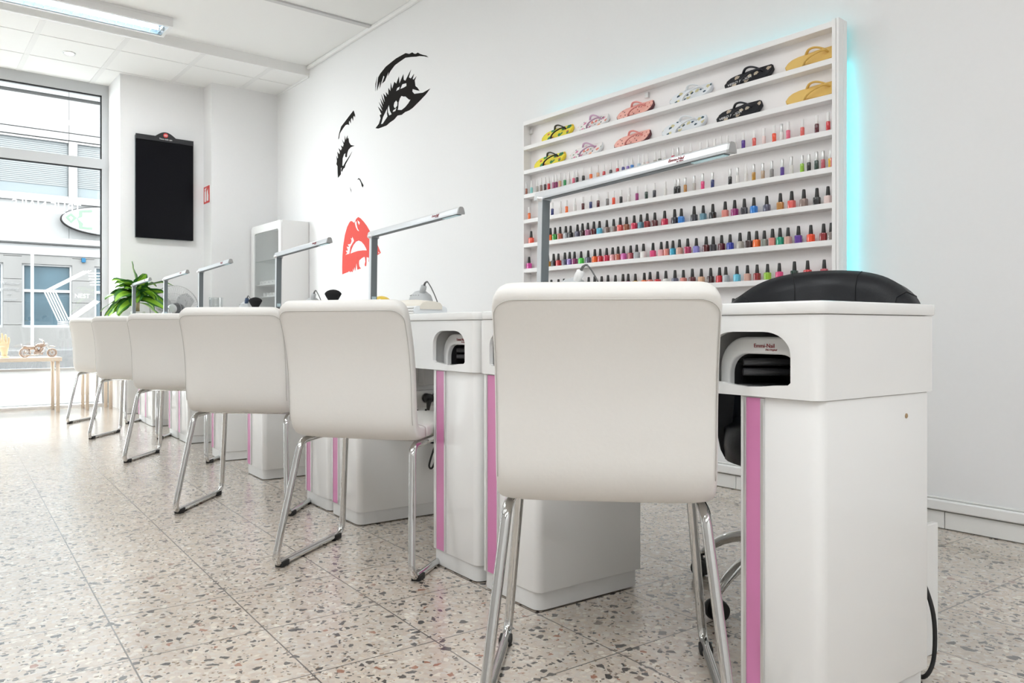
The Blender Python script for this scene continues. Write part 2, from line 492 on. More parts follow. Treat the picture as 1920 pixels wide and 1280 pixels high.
# baseboard along the shelf wall
tile_w = M('white_wall_tile', (.80, .80, .78), .25)
joint_m = M('tile_joint', (.30, .29, .28), .8)
m = MB(); x = -7.85
m.box(-7.86, 2.4, YW - .006, YW, 0, .068, mi=1)
while x < 2.3:
    m.box(x + .0015, x + .3105, YW - .012, YW - .002, .003, .066, bev=.0015, mi=0); x += .312
struct(m.out('baseboard_back', [tile_w, joint_m]))
m = MB(); m.box(-7.86, 2.4, YW - .028, YW, .072, .112, bev=.006, seg=3); struct(m.out('trim_3', M('white_trim', (.82, .82, .81), .4)))
# slim cable resting on that ledge
m = MB()
pts = [(-7.0 + .4 * k, YW - .013 + .004 * math.sin(k * 1.7), .1165 + .0015 * math.sin(k * 2.3)) for k in range(16)]
pts += [(-.9, YW - .012, .117), (-.4, YW - .014, .117), (.5, YW - .012, .117)]
m.tube(crom(pts, 3), .004, 8)
tag(m.out('cable', M('white_cable', (.74, .74, .72), .5)), 'thin white cable lying on the ledge above the tiled baseboard', 'cable')

# ceiling cable duct
m = MB(); m.box(-5.835, -5.785, -2.6, YW - .03, CZ - .014, CZ, bev=.003)
tag(m.out('cable_duct', M('duct_grey', (.58, .58, .58), .6)), 'slim grey cable duct crossing the white ceiling above the face mural', 'cable duct')

# ------------------------------------------------------------------ daylight, street outside
w_ = bpy.data.worlds.new('sky'); scene.world = w_; w_.use_nodes = True
bg = w_.node_tree.nodes['Background']
bg.inputs['Color'].default_value = (.93, .97, 1.0, 1); bg.inputs['Strength'].default_value = 8.6
sun_d = bpy.data.lights.new('sun', 'SUN'); sun_d.energy = 1.6; sun_d.angle = R(1.5); sun_d.color = (1, .97, .92)
sun = bpy.data.objects.new('sun', sun_d); COL.objects.link(sun)
sun.rotation_euler = Vector((-.72, .28, -.75)).to_track_quat('-Z', 'Y').to_euler()

FX = -20.0
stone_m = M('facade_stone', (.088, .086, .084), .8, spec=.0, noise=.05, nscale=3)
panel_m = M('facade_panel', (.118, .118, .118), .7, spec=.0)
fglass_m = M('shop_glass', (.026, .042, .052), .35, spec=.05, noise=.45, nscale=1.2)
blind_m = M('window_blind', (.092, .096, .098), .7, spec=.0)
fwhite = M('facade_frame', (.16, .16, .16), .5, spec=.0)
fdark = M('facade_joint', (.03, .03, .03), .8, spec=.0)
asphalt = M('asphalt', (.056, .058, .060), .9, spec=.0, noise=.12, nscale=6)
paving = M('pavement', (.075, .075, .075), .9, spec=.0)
m = MB(); m.box(-17.6, -11.0, -14, 22, -.2, .02); struct(m.out('street', asphalt))
m = MB(); m.box(-11.0, -8.73, -14, 22, -.2, .04, bev=.01); struct(m.out('sidewalk', M('sidewalk_slabs', (.30, .30, .295), .85)))
m = MB(); m.box(-20.2, -17.6, -14, 22, -.2, .36, bev=.02); struct(m.out('pavement', paving))
bld = thing('building', 'pale office building across the street with blinds and shop windows', 'building', (FX, 3, 0))
O = T(-FX, -3, 0)
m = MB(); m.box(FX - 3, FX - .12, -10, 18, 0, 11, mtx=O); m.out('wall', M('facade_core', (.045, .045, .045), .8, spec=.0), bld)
y = -9.48
wins = []
while y < 17:
    wins.append((y, y + 1.42)); y += 1.60
for z0, z1 in ((5.02, 5.17), (5.19, 5.92), (2.80, 3.60), (6.0, 6.12), (8.0, 8.9)):
    m = MB()
    for (a, b) in wins:
        m.box(FX - .14, FX, a - .175 + .006, b + .004, z0, z1, mtx=O)
    m.out('spandrel_panel', panel_m, bld)
m = MB()
m.box(FX - .1, FX + .10, -10, 18, 2.66, 2.79, bev=.01, mtx=O); m.box(FX - .1, FX + .03, -10, 18, 2.40, 2.63, bev=.01, mtx=O)
m.box(FX - .1, FX + .06, -10, 18, 3.58, 3.70, bev=.01, mtx=O); m.box(FX - .1, FX + .06, -10, 18, 6.12, 6.20, bev=.01, mtx=O)
m.out('cornice', fwhite, bld)
m = MB(); m.box(FX - .1, FX + .105, -10, 18, 2.63, 2.66, mtx=O); m.out('dark_line', fdark, bld)  # dark line below the cornice
for fl in (3.70, 6.20):
    for (a, b) in wins:
        if b < -1 or a > 7: continue
        mm = MB()
        z0, z1 = fl, fl + 1.30
        for q in ((a - .17, a, z0, z1), (a + .001, b - .001, z0, z0 + .05), (a + .001, b - .001, z1 - .04, z1)):
            mm.box(FX - .12, FX - .02, q[0], q[1], q[2], q[3], mtx=O)
        f = mm.out('window_frame', fwhite, bld)
        mm = MB(); mm.box(FX - .11, FX - .10, a, b, z0 + .05, z1 - .04, mtx=O); mm.out('pane', M('upper_pane', (.078, .088, .093), .35, spec=.05), f)
        mm = MB(); z = z0 + .28
        while z < z1 - .06:
            mm.box(FX - .10, FX - .085, a + .02, b - .02, z, z + .032, mtx=O); z += .042
        mm.out('blind', blind_m, f)
# ground floor piers and shop windows
m = MB()
shops = [(-3.2, -1.9), (-.9, .2), (.85, 1.90), (2.24, 3.21), (3.66, 4.70), (5.2, 6.3)]
edges = [-10] + [e for s in shops for e in s] + [18]
for i in range(0, len(edges), 2):
    z = .36
    while z < 2.38:
        m.box(FX - .12, FX, edges[i], edges[i + 1], z, min(z + .49, 2.40), mtx=O); z += .50
for a, b in shops:
    m.box(FX - .12, FX, a, b, .36, .80, mtx=O); m.box(FX - .12, FX, a, b, 2.2, 2.40, mtx=O)
m.out('stone_pier', stone_m, bld)
for a, b in shops:
    mm = MB(); mm.box(FX - .12, FX - .10, a, b, .8, 2.2, mtx=O); f = mm.out('shop_window', fglass_m, bld)
    mm = MB()
    for q in ((a, a + .05, .8, 2.2), (b - .04, b, .8, 2.2), (a + .05, b - .04, .8, .85), (a + .05, b - .04, 1.58, 1.64), (a + .05, b - .04, 2.16, 2.2)):
        mm.box(FX - .10, FX - .05, q[0], q[1], q[2], q[3], mtx=O)
    mm.out('window_frame', fwhite, f)
mm = MB()
py = on_x(20, 530, FX)
TXT = Matrix(((0, 0, 1, 0), (1, 0, 0, 0), (0, 1, 0, 0), (0, 0, 0, 1)))
for s, v, sz in (('Window', 531, .10), ('lettering', 541, .10), ('by', 550, .085), ('pepper', 561, .095)):
    q = on_x(17, v, FX)
    mm.text(s, sz, .01, O @ T(FX + .002, q.y, q.z) @ TXT, shear=.3)
mm.out('shop_lettering', M('shop_print', (.14, .14, .14), .6, spec=.0), bld)
q = on_x(57, 560, FX)
mm = MB(); mm.box(FX + .25, FX + .30, q.y - .03, q.y + .03, .36, 2.42, bev=.004, mtx=O); mm.out('post', fwhite, bld)
# oval shop sign
sc = on_x(205, 418, FX)
sg = thing('shop_sign', 'white oval sign with pale green emblem on the opposite building', 'sign', (FX + .16, sc.y, sc.z))
m = MB(); m.shape([ellipse(0, 0, 1.02, .335, 48)], .12, T(-.06, 0, 0) @ YZ); m.out('sign_rim', M('sign_rim', (.02, .018, .018), .6, spec=.0), sg)
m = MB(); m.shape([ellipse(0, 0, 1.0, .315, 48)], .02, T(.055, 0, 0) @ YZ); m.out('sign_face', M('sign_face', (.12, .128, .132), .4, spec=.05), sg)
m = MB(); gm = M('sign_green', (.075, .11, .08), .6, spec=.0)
m.shape([[(-.93, .03), (-.82, .13), (-.71, .03), (-.82, -.09)], [(-.87, .03), (-.82, .08), (-.77, .03), (-.82, -.04)]], .006, T(.075, 0, 0) @ YZ)
m.shape([[(-.70, .02), (-.60, .07), (-.60, .17), (-.40, .19), (-.40, .24), (-.66, .2), (-.66, .08)]], .006, T(.075, 0, 0) @ YZ)
m.shape([[(-.70, .02), (-.58, -.09), (-.60, -.16), (-.40, -.16), (-.40, -.21), (-.66, -.2), (-.66, -.1)]], .006, T(.075, 0, 0) @ YZ)
m.out('emblem', gm, sg)
q = on_x(156, 488, FX)
m = MB(); m.box(FX + .01, FX + .07, q.y - .04, q.y + .04, q.z - .05, q.z + .05, bev=.004)
tag(m.out('street_sign', M('sign_blue', (.01, .045, .085), .5, spec=.0)), 'small square blue sign on the stone wall across the street', 'sign')

# ------------------------------------------------------------------ ceiling lamps
tube_m = M('lit_tube', (.95, .97, 1), .4, emit=(.92, .97, 1), estr=9)
refl_m = M('louvre_reflector', (.60, .72, .80), .22, metal=.7)
house_m = M('lamp_housing', (.80, .80, .80), .5)
def ceiling_lamp(x, y, label, power=1.0):
    t = thing('ceiling_lamp', label, 'ceiling lamp', (x, y, CZ), 0, 'fluorescent ceiling lamps')
    L = 1.55
    m = MB()
    m.box(-.145, .145, -L, 0, -.022, 0, bev=.003)
    m.box(-.145, -.122, -L, 0, -.075, -.0222); m.box(.122, .145, -L, 0, -.075, -.0222)
    m.box(-.1215, .1215, -.025, -.0005, -.0745, -.0225); m.box(-.1215, .1215, -L + .0005, -L + .025, -.0745, -.0225)
    m.out('housing', house_m, t)
    m = MB()
    m.box(-.12, -.02, -L + .03, -.03, -.03, -.024); m.box(.02, .12, -L + .03, -.03, -.03, -.024)
    for s in (-1, 1):
        m.prism([(s * .118, -.07), (s * .105, -.07), (s * .118, -.028)], -L + .03, -.03, mtx=Matrix(((1, 0, 0, 0), (0, 0, 1, 0), (0, 1, 0, 0), (0, 0, 0, 1))))
    for k in range(24):
        yy = -.06 - k * (L - .1) / 23
        m.box(-.118, .118, yy - .0012, yy + .0012, -.068, -.046)
    m.out('louvre', refl_m, t)
    for k, xx in enumerate((-.03,)):
        m = MB(); m.cyl((xx, -L + .06, -.048), (xx, -.07, -.048), .013, 14); m.out('tube', tube_m, t)
        m = MB(); m.cyl((xx, -.07, -.048), (xx, -.028, -.048), .0135, 12); m.cyl((xx, -L + .03, -.048), (xx, -L + .06, -.048), .0135, 12); m.out('lamp_holder', grey_pl, t)
    ld = bpy.data.lights.new('lamp_light', 'AREA'); ld.shape = 'RECTANGLE'; ld.size = .22; ld.size_y = 1.45
    ld.energy = LAMP_W * power; ld.color = (.965, .985, 1)
    lo = bpy.data.objects.new('lamp_light', ld); COL.objects.link(lo); lo.parent = t
    lo.location = (0, -L / 2, -.078)
    return t
LAMP_W = 16.5
ceiling_lamp(-6.80, 1.79, 'white louvred fluorescent ceiling lamp near the window, tube lit')
ceiling_lamp(-3.6, 1.2, 'added unseen fluorescent ceiling lamp above the middle of the room', .6)  # lamps from here down are out of view, added as fill light
ceiling_lamp(-.9, .6, 'added unseen fluorescent ceiling lamp above the near desks')
ceiling_lamp(-3.0, -1.0, 'added unseen fluorescent ceiling lamp by the front wall')
ceiling_lamp(1.5, 1.3, 'added unseen fluorescent ceiling lamp by the end wall', 1.25)  # added to brighten the side of the near desk
ceiling_lamp(.6, -.9, 'added unseen fluorescent ceiling lamp behind the camera')
# recessed spot
sp = thing('downlight', 'small round recessed downlight in the lowered ceiling tiles', 'downlight', (-7.80, 1.23, CZ2))
m = MB(); m.lathe([(.05, -.008), (.052, -.004), (.052, 0), (.036, 0), (.034, -.006)], 24); m.out('rim', silver_m, sp)
m = MB(); m.lathe([(.037, -.0082), (.034, -.0105), (.001, -.0115)], 20); m.out('lens', M('warm_lens', (1, .95, .85), .4, emit=(1, .93, .8), estr=6), sp)

# ------------------------------------------------------------------ wall face mural
def wp(u, v): p = on_y(u, v, YW); return (p.x, p.z)
def tr(pts, ox, oy, s): return [wp(ox + x / s, oy + y / s) for x, y in pts]
mural = thing('wall_mural', "stencilled woman's face on the white wall, black eyes and red lips", 'mural', (-5.4, YW, 1.9))
OM = T(5.4, -YW, -1.9)
def decal(name, loops, mat):
    m = MB(); m.shape(loops, .0015, OM @ T(0, YW, 0) @ XZ); return m.out(name, mat, mural)
E1 = (690, 85, 7.754); E2 = (620, 200, 7.53); LP = (630, 400, 10.667)
decal('eyebrow', [tr([(880,175),(850,150),(800,138),(760,125),(725,105),(700,122),(675,122),(645,103),(600,125),(550,112),(490,145),(410,190),(340,245),(260,310),(180,410),(150,465),(140,540),(132,660),(177,520),(170,630),(225,440),(240,455),(205,555),(245,520),(305,370),(290,445),(330,370),(390,290),(450,245),(545,180),(620,170),(700,165),(750,155),(820,160)], *E1),
      tr([(109,665),(110,560),(135,455),(120,560)], *E1)], decal_black)
decal('eye', [tr([(110,1205),(160,1140),(185,1060),(172,1012),(197,1000),(145,890),(212,958),(160,825),(217,912),(180,775),(232,868),(195,715),(247,832),(225,700),(272,752),(260,680),(297,722),(298,620),(327,667),(333,545),(352,632),(385,530),(412,557),(450,455),(457,557),(515,420),(520,500),(545,514),(625,355),(595,465),(625,482),(670,415),(650,490),(665,497),(705,450),(680,510),(690,590),(720,615),(750,660),(715,655),(650,635),(645,670),(675,705),(800,688),(905,628),(840,715),(760,800),(700,860),(650,910),(600,945),(540,970),(490,1010),(430,1020),(380,1080),(320,1120),(270,1165),(150,1210)], *E1),
      tr([(485,735),(520,745),(545,742),(600,790),(620,788),(590,840),(540,900),(490,940),(432,938),(440,900),(445,830),(465,770)], *E1),
      tr([(410,800),(430,830),(428,875),(400,912),(385,910),(372,880),(385,830)], *E1),
      tr([(360,970),(365,945),(418,908),(400,955)], *E1),
      tr([(470,635),(500,565),(560,550),(560,590),(520,615)], *E1),
      tr([(410,665),(425,620),(463,599),(455,640)], *E1),
      tr([(280,915),(278,990),(285,1035),(215,1140),(190,1145),(220,1040)], *E1),
      tr([(305,865),(320,950),(345,1000),(310,1020),(290,970),(288,910)], *E1)], decal_black)
decal('eyebrow', [tr([(325,52),(345,115),(345,150),(328,125),(320,150),(318,200),(300,155),(285,180),(285,235),(265,195),(258,220),(262,260),(240,250),(210,260),(180,300),(150,345),(130,380),(118,450),(108,460),(120,380),(150,280),(200,215),(260,135)], *E2)], decal_black)
decal('eye', [tr([(105,1005),(100,940),(98,840),(82,810),(90,765),(82,690),(98,735),(105,715),(95,635),(125,672),(130,640),(112,585),(145,617),(160,590),(145,545),(175,567),(185,530),(162,465),(190,512),(200,480),(200,410),(215,470),(225,440),(240,405),(238,455),(252,440),(260,500),(285,540),(338,550),(285,572),(250,610),(235,660),(230,710),(215,715),(205,700),(210,655),(190,670),(170,730),(165,830),(178,838),(210,780),(240,735),(305,632),(265,715),(235,770),(212,812),(200,860),(180,875),(160,920),(150,900),(158,860),(145,865),(145,955),(120,985)], *E2)], decal_black)
decal('nostril', [tr([(378,1030),(395,1008),(415,1018),(440,1065),(465,1110),(455,1140),(440,1120),(430,1075),(405,1025)], *E2)], decal_black)
decal('nostril', [tr([(272,1135),(290,1175),(292,1210),(284,1180)], *E2)], decal_black)
decal('lips', [tr([(128,1220),(125,1080),(130,850),(145,650),(180,430),(225,270),(270,180),(300,150),(330,160),(362,190),(385,160),(405,110),(445,72),(490,95),(560,170),(620,250),(668,335),(720,430),(790,540),(850,670),(898,790),(850,820),(800,850),(740,880),(692,890),(685,960),(668,980),(655,960),(660,885),(612,875),(610,1000),(605,1050),(580,1055),(575,1020),(590,960),(580,880),(565,868),(520,890),(465,940),(460,1000),(470,1060),(500,1100),(430,1125),(410,985),(390,1150),(372,1060),(360,1155),(345,1090),(335,1170),(320,1170),(303,1150),(290,1178),(258,1150),(250,1170),(170,1200)], *LP),
      tr([(290,805),(310,720),(350,630),(400,565),(455,542),(510,565),(560,620),(600,690),(618,738),(540,738),(440,750),(360,775)], *LP),
      tr([(188,828),(225,790),(195,745),(240,740),(215,665),(265,670),(235,620),(290,610),(310,560),(310,520),(290,490),(320,505),(325,460),(350,510),(362,550),(330,600),(290,670),(270,805)], *LP),
      tr([(375,190),(400,150),(415,170),(415,220),(435,300),(468,358),(430,340),(395,270)], *LP),
      tr([(428,130),(480,180),(465,235),(440,190)], *LP),
      tr([(846,762),(858,768),(876,790),(846,798)], *LP)], decal_red)

# ------------------------------------------------------------------ polish shelf unit on the wall
SX0, SX1, SYF, SYB = -3.712, -1.668, 3.040, 3.103
SZ1, SZ0 = 2.033, .66
ZSH = [1.881, 1.733, 1.586, 1.4315, 1.284, 1.130, .980, .830]
unit = thing('wall_shelf', 'wide white wall shelf unit lined with nail polish and flip-flops', 'shelf unit', (SX0, SYB, SZ0))
OU = T(-SX0, -SYB, -SZ0)
shelf_m = M('shelf_white', (.86, .85, .845), .45)
backp_m = M('shelf_back', (.84, .815, .81), .55)
m = MB(); m.box(SX0 + .01, SX1 - .01, SYB - .006, SYB, SZ0, SZ1, mtx=OU); m.out('back_panel', backp_m, unit)
for nm, q in (('side_panel', (SX0, SX0 + .008, SYF, SYB, SZ0, SZ1)), ('side_panel', (SX1 - .012, SX1, SYF + .033, SYB, SZ0, SZ1 + .003)),
              ('top_panel', (SX0 + .0085, SX1 - .0125, SYF, SYB, SZ1 - .026, SZ1)), ('bottom_panel', (SX0 + .0085, SX1 - .0125, SYF + .001, SYB, SZ0, SZ0 + .026))):
    m = MB(); m.box(*q, bev=.0015, mtx=OU); m.out(nm, shelf_m, unit)
m = MB()
m.box(SX1 - .030, SX1 - .013, SYF - .004, SYB - .006, SZ0, SZ1 + .004, bev=.001, mtx=OU); m.box(SX1 - .011, SX1, SYF - .004, SYF + .032, SZ0, SZ1 + .004, bev=.001, mtx=OU)
m.out('sliding_rail', shelf_m, unit)
for z in ZSH:
    m = MB(); m.box(SX0 + .008, SX1 - .03, SYF + .001, SYB - .006, z - .024, z, bev=.0015, mtx=OU); m.out('shelf', shelf_m, unit)
for x, z in ((-2.75, SZ1 - .05), (SX0 + .02, SZ1 - .055)):
    m = MB(); m.box(x - .012, x + .012, SYB - .02, SYB - .006, z - .016, z + .012, bev=.002, mtx=OU); m.out('bracket', silver_m, unit)
led = M('cyan_led', (.3, .85, .95), .5, emit=(.04, .66, .76), estr=5.0)
m = MB(); zc_ = SYB + .009
m.box(SX1 - .042, SX1 - .030, SYB + .001, SYB + .008, SZ0 + .02, SZ1 - .16, mtx=OU)
m.box(SX0 + .1, SX1 - .05, SYB + .001, SYB + .008, SZ1 - .040, SZ1 - .028, mtx=OU)
m.out('led_strip', led, unit)

# ---------------------------------------------------------------- polish bottles
cap_black = M('cap_black', (.02, .019, .018), .4)
cap_white = M('cap_white', (.84, .83, .82), .4)
cap_silver = M('cap_silver', (.62, .62, .61), .3, metal=.75)
PAL = {'copper': '#a5604c', 'turquoise': '#8fd0cc', 'silver': '#b9b4ac', 'taupe': '#8f7a72', 'dark-brown': '#3f2a2a', 'red': '#c92f38', 'mauve': '#b56f8f',
       'plum': '#8e2f66', 'peach': '#dcae8c', 'green': '#1f8f4c', 'clear': '#dcd9d4', 'pink': '#e0637f', 'black': '#1b1b1d', 'orange': '#f3702f', 'indigo': '#3a3f8a',
       'lilac': '#8f74b8', 'blue': '#2f7fd0', 'pale-blue': '#b9d0dc', 'white': '#e3e0dc', 'pale-pink': '#e6cfcb', 'grey': '#7d7a78', 'crimson': '#c92a4e', 'teal': '#1f4f50',
       'beige': '#b89c80', 'coral': '#e0605a', 'burgundy': '#5a1622', 'purple': '#4f2a8c', 'navy': '#24306e', 'maroon': '#5c1f24', 'magenta': '#9a2f74', 'dark-green': '#1f3a30',
       'charcoal': '#34323a', 'gold': '#b98345', 'amber': '#b8862b', 'lime': '#8fbf2c', 'yellow': '#e0b020', 'salmon': '#d9857a', 'terracotta': '#b8614c', 'slate': '#5a5a70',
       'sky-blue': '#62bcd8', 'greige': '#8f8580', 'brown': '#96583a', 'steel-blue': '#5c8a9c', 'dark-red': '#8e2126', 'fuchsia': '#cf3f9a', 'mustard': '#d69a3c', 'bright-green': '#4fd04a',
       'rose': '#b4505c', 'hot-pink': '#e0487f', 'cyan': '#2f9fc0', 'nude': '#cda394', 'raspberry': '#b02f5c', 'periwinkle': '#8a86cc', 'royal-blue': '#3440a8', 'sage': '#848a82',
       'emerald': '#1f9a7c', 'violet': '#5c2a98', 'light-pink': '#e6a8ac', 'orchid': '#d565b0', 'light-grey': '#aeb2b6', 'vermilion': '#f0502f', 'leaf-green': '#2f9a34'}
def polish(col): return M('polish_' + col.replace('-', '_'), PAL[col], .14, coat=.6)
# slim bottle
def slim(pointed, capmat):
    m = MB(); m.lathe([(.0078, 0), (.0088, .002), (.0088, .036), (.0078, .039), (.005, .040)], 12); b = m.out('polish_bottle', polish('red'), smooth=40)
    m = MB()
    if pointed: m.lathe([(.0066, .0385), (.0072, .041), (.0068, .052), (.0038, .081), (.003, .0825)], 12)
    else: m.lathe([(.0062, .0385), (.0066, .040), (.0066, .074), (.0058, .0755)], 12)
    m.out('cap', capmat, b, smooth=40)
    return b
def wide():
    m = MB(); m.lathe([(.0130, 0), (.0150, .002), (.0152, .028), (.0142, .033), (.008, .0355), (.006, .036)], 20, power=.62); b = m.out('polish_bottle', polish('red'), smooth=40)
    m = MB(); m.lathe([(.0088, .0355), (.0090, .037), (.0066, .071), (.0052, .0735)], 14); m.out('cap', cap_black, b, smooth=40)
    return b
PROT = {'p': slim(True, cap_white), 's': slim(False, cap_silver), 'w': slim(False, cap_white), 'b': wide()}
CAPN = {'p': 'white pointed', 's': 'silver', 'w': 'white', 'b': 'black'}
for b in PROT.values(): b.material_slots[0].link = 'OBJECT'
FIRST = set()
ROWS = [
 (2, 'first', [(986.5,'copper','p'),(996.6,'turquoise','p'),(1007.2,'silver','p'),(1014.7,'taupe','p'),(1022,'dark-brown','p'),(1029,'red','p'),(1037.9,'mauve','p'),(1043.2,'plum','p'),(1049.8,'peach','p'),(1059,'green','p'),(1066.9,'clear','p'),(1075.6,'pink','p'),(1081.9,'black','p'),(1093.7,'black','p'),(1108,'orange','p'),(1121.2,'peach','p'),(1132.5,'red','p'),(1145.2,'black','p'),(1157.8,'red','p'),(1168.5,'indigo','p'),(1177,'lilac','p'),(1185.2,'blue','p'),(1198,'pale-blue','p'),(1206.3,'white','p'),(1214,'pale-pink','p'),(1228.5,'silver','p'),(1237.3,'sage','p'),(1246.5,'clear','p'),(1262,'crimson','w'),(1271,'white','s'),(1281.7,'teal','w'),(1295.8,'beige','p'),(1313.1,'burgundy','w'),(1326.7,'coral','p'),(1339.8,'indigo','w'),(1351.6,'clear','p'),(1363.8,'grey','w'),(1378.3,'white','w'),(1393.7,'purple','w'),(1414,'coral','w'),(1432.2,'pale-pink','w'),(1451.5,'vermilion','w'),(1465.4,'white','s'),(1477.8,'pink','w'),(1504.4,'coral','w'),(1531.6,'burgundy','w'),(1552.8,'red','w')]),
 (3, 'second', [(992.3,'orange','w'),(1035.6,'navy','w'),(1050.6,'clear','w'),(1062.5,'orange','w'),(1077.8,'clear','w'),(1093.1,'maroon','w'),(1107.5,'navy','w'),(1121.5,'burgundy','w'),(1138.8,'grey','w'),(1150.6,'vermilion','w'),(1164.4,'black','w'),(1179.6,'clear','w'),(1194.4,'magenta','w'),(1211.9,'dark-green','w'),(1226.9,'charcoal','w'),(1247.3,'clear','w'),(1266.3,'black','s'),(1272.8,'black','s'),(1284.8,'gold','s'),(1301.5,'silver','s'),(1317.5,'hot-pink','s'),(1336,'navy','s'),(1368.8,'black','s'),(1382.8,'white','s'),(1398.8,'white','p'),(1413.1,'amber','s'),(1430.3,'beige','s'),(1447,'grey','s'),(1466.7,'purple','s'),(1483.7,'clear','s'),(1503.9,'lime','s'),(1516.5,'black','s'),(1531,'dark-green','s'),(1543.2,'rose','s'),(1556.9,'yellow','s'),(1566.8,'salmon','w')]),
 (4, 'third', [(996,'vermilion','b'),(1025,'red','b'),(1031.5,'orange','b'),(1040.8,'leaf-green','b'),(1050.3,'terracotta','b'),(1061,'light-grey','b'),(1069.8,'black','b'),(1082.8,'slate','b'),(1092.2,'dark-brown','b'),(1102.3,'mauve','b'),(1113.5,'maroon','b'),(1124.1,'sky-blue','b'),(1137.9,'taupe','b'),(1150.6,'greige','b'),(1162.9,'coral','b'),(1174.8,'brown','b'),(1189.1,'crimson','b'),(1201.6,'steel-blue','b'),(1213.5,'dark-red','b'),(1227.8,'maroon','b'),(1246.3,'crimson','b'),(1265,'charcoal','b'),(1277.5,'blue','b'),(1301.5,'charcoal','b'),(1318.5,'steel-blue','b'),(1336.5,'black','b'),(1359.8,'salmon','b'),(1377.5,'magenta','b'),(1395.6,'charcoal','b'),(1413.5,'blue','b'),(1437.7,'slate','b'),(1463.2,'gold','b'),(1484.4,'coral','b'),(1507.2,'taupe','b'),(1531.8,'black','b'),(1552.5,'pale-pink','b')]),
 (5, 'fourth', [(992.1,'fuchsia','b'),(1027.5,'mustard','b'),(1038.1,'charcoal','b'),(1047.1,'red','b'),(1059.1,'slate','b'),(1068.1,'lilac','b'),(1077.2,'plum','b'),(1089.6,'bright-green','b'),(1102.8,'slate','b'),(1115.3,'orange','b'),(1125.4,'red','b'),(1137.5,'crimson','b'),(1148.8,'light-pink','b'),(1159.0,'terracotta','b'),(1169.4,'orchid','b'),(1182.5,'rose','b'),(1193.8,'light-grey','b'),(1206.5,'white','b'),(1224.4,'hot-pink','b'),(1239.8,'light-pink','b'),(1250.8,'salmon','b'),(1261.8,'cyan','b'),(1274,'nude','b'),(1289.4,'raspberry','b'),(1305.6,'periwinkle','b'),(1324.1,'maroon','b'),(1337.3,'charcoal','b'),(1353.1,'burgundy','b'),(1369,'royal-blue','b'),(1387.5,'silver','b'),(1404.5,'dark-brown','b'),(1418.7,'orange','b'),(1433.1,'sage','b'),(1448.5,'salmon','b'),(1462.5,'emerald','b'),(1477.6,'nude','b'),(1497.1,'violet','b'),(1520.3,'vermilion','b'),(1544.3,'dark-red','b'),(1563.5,'greige','b')]),
 (6, 'fifth', [(1022.9,'charcoal','b'),(1033.8,'rose','b'),(1047.1,'charcoal','b'),(1057.5,'nude','b'),(1071,'plum','b'),(1081.9,'grey','b'),(1103.8,'nude','b'),(1115,'charcoal','b'),(1128.1,'red','b'),(1140,'beige','b'),(1153.8,'slate','b'),(1168.1,'rose','b'),(1177.9,'plum','b'),(1191.3,'yellow','b'),(1208.1,'orange','b'),(1218.8,'salmon','b'),(1233.1,'red','b'),(1248.5,'white','b'),(1265.6,'slate','b'),(1281.3,'salmon','b'),(1298.1,'maroon','b'),(1315,'peach','b'),(1332.5,'dark-brown','b'),(1349.1,'red','b'),(1360.9,'light-grey','b'),(1381.9,'sky-blue','b'),(1401.5,'nude','b'),(1419.6,'dark-red','b'),(1439.1,'lime','b'),(1461.2,'hot-pink','b'),(1489.5,'dark-green','b'),(1514.3,'red','b'),(1545.4,'rose','b')]),
 (7, 'sixth', [(1375,'charcoal','b')]),
]
ORD = ['', 'first', 'second', 'third', 'fourth', 'fifth', 'sixth', 'seventh', 'eighth', 'ninth', 'tenth', 'eleventh', 'twelfth', 'thirteenth', 'fourteenth', 'fifteenth', 'sixteenth',
       'seventeenth', 'eighteenth', 'nineteenth', 'twentieth'] + ['twenty-' + x for x in ('first', 'second', 'third', 'fourth', 'fifth', 'sixth', 'seventh', 'eighth', 'ninth')] + ['thirtieth'] + \
      ['thirty-' + x for x in ('first', 'second', 'third', 'fourth', 'fifth', 'sixth', 'seventh', 'eighth', 'ninth')] + ['fortieth'] + ['forty-' + x for x in ('first', 'second', 'third', 'fourth', 'fifth', 'sixth', 'seventh', 'eighth', 'ninth')]
labs = {}
pend = []
for si, rn, items in ROWS:
    lastx = -99
    for i, (u, col, k) in enumerate(items):
        yb = SYF + (.024 if k == 'b' else .020)
        x = on_y(u, 600, yb).x
        mind = (.0345 if k == 'b' else .0180)
        if x - lastx < mind and lastx > -90: x = lastx + mind
        if k == 'b' and x > SX1 - .048: x = SX1 - .048
        if k != 'b' and x > SX1 - .041: x = SX1 - .041
        lastx = x
        hid = (rn == 'fifth' and u < 1225)
        if rn == 'sixth': lab = 'polish bottle with black cap, alone in view on the lowest shelf'
        elif hid: lab = f'black bottle cap peeking over the near white chair, {ORD[i + 1]} from the window end'
        elif i == 0: lab = f'{col} polish bottle with {CAPN[k]} cap at the window end of the {rn} bottle shelf'
        elif i == len(items) - 1: lab = f'{col} polish bottle with {CAPN[k]} cap, last before the cyan glow on {rn} bottle shelf'
        else: lab = f'{col} polish bottle with {CAPN[k]} cap between {items[i-1][1]} and {items[i+1][1]} on {rn} bottle shelf'
        labs.setdefault(lab, []).append(len(pend))
        pend.append([lab, (x, yb, ZSH[si]), col, k, i, rn])
for lab, idx in labs.items():
    if len(idx) > 1:
        for j in idx:
            p = pend[j]; p[0] = f'{p[2]} polish bottle with {CAPN[p[3]]} cap, {ORD[p[4]+1]} from window end of {p[5]} bottle shelf'
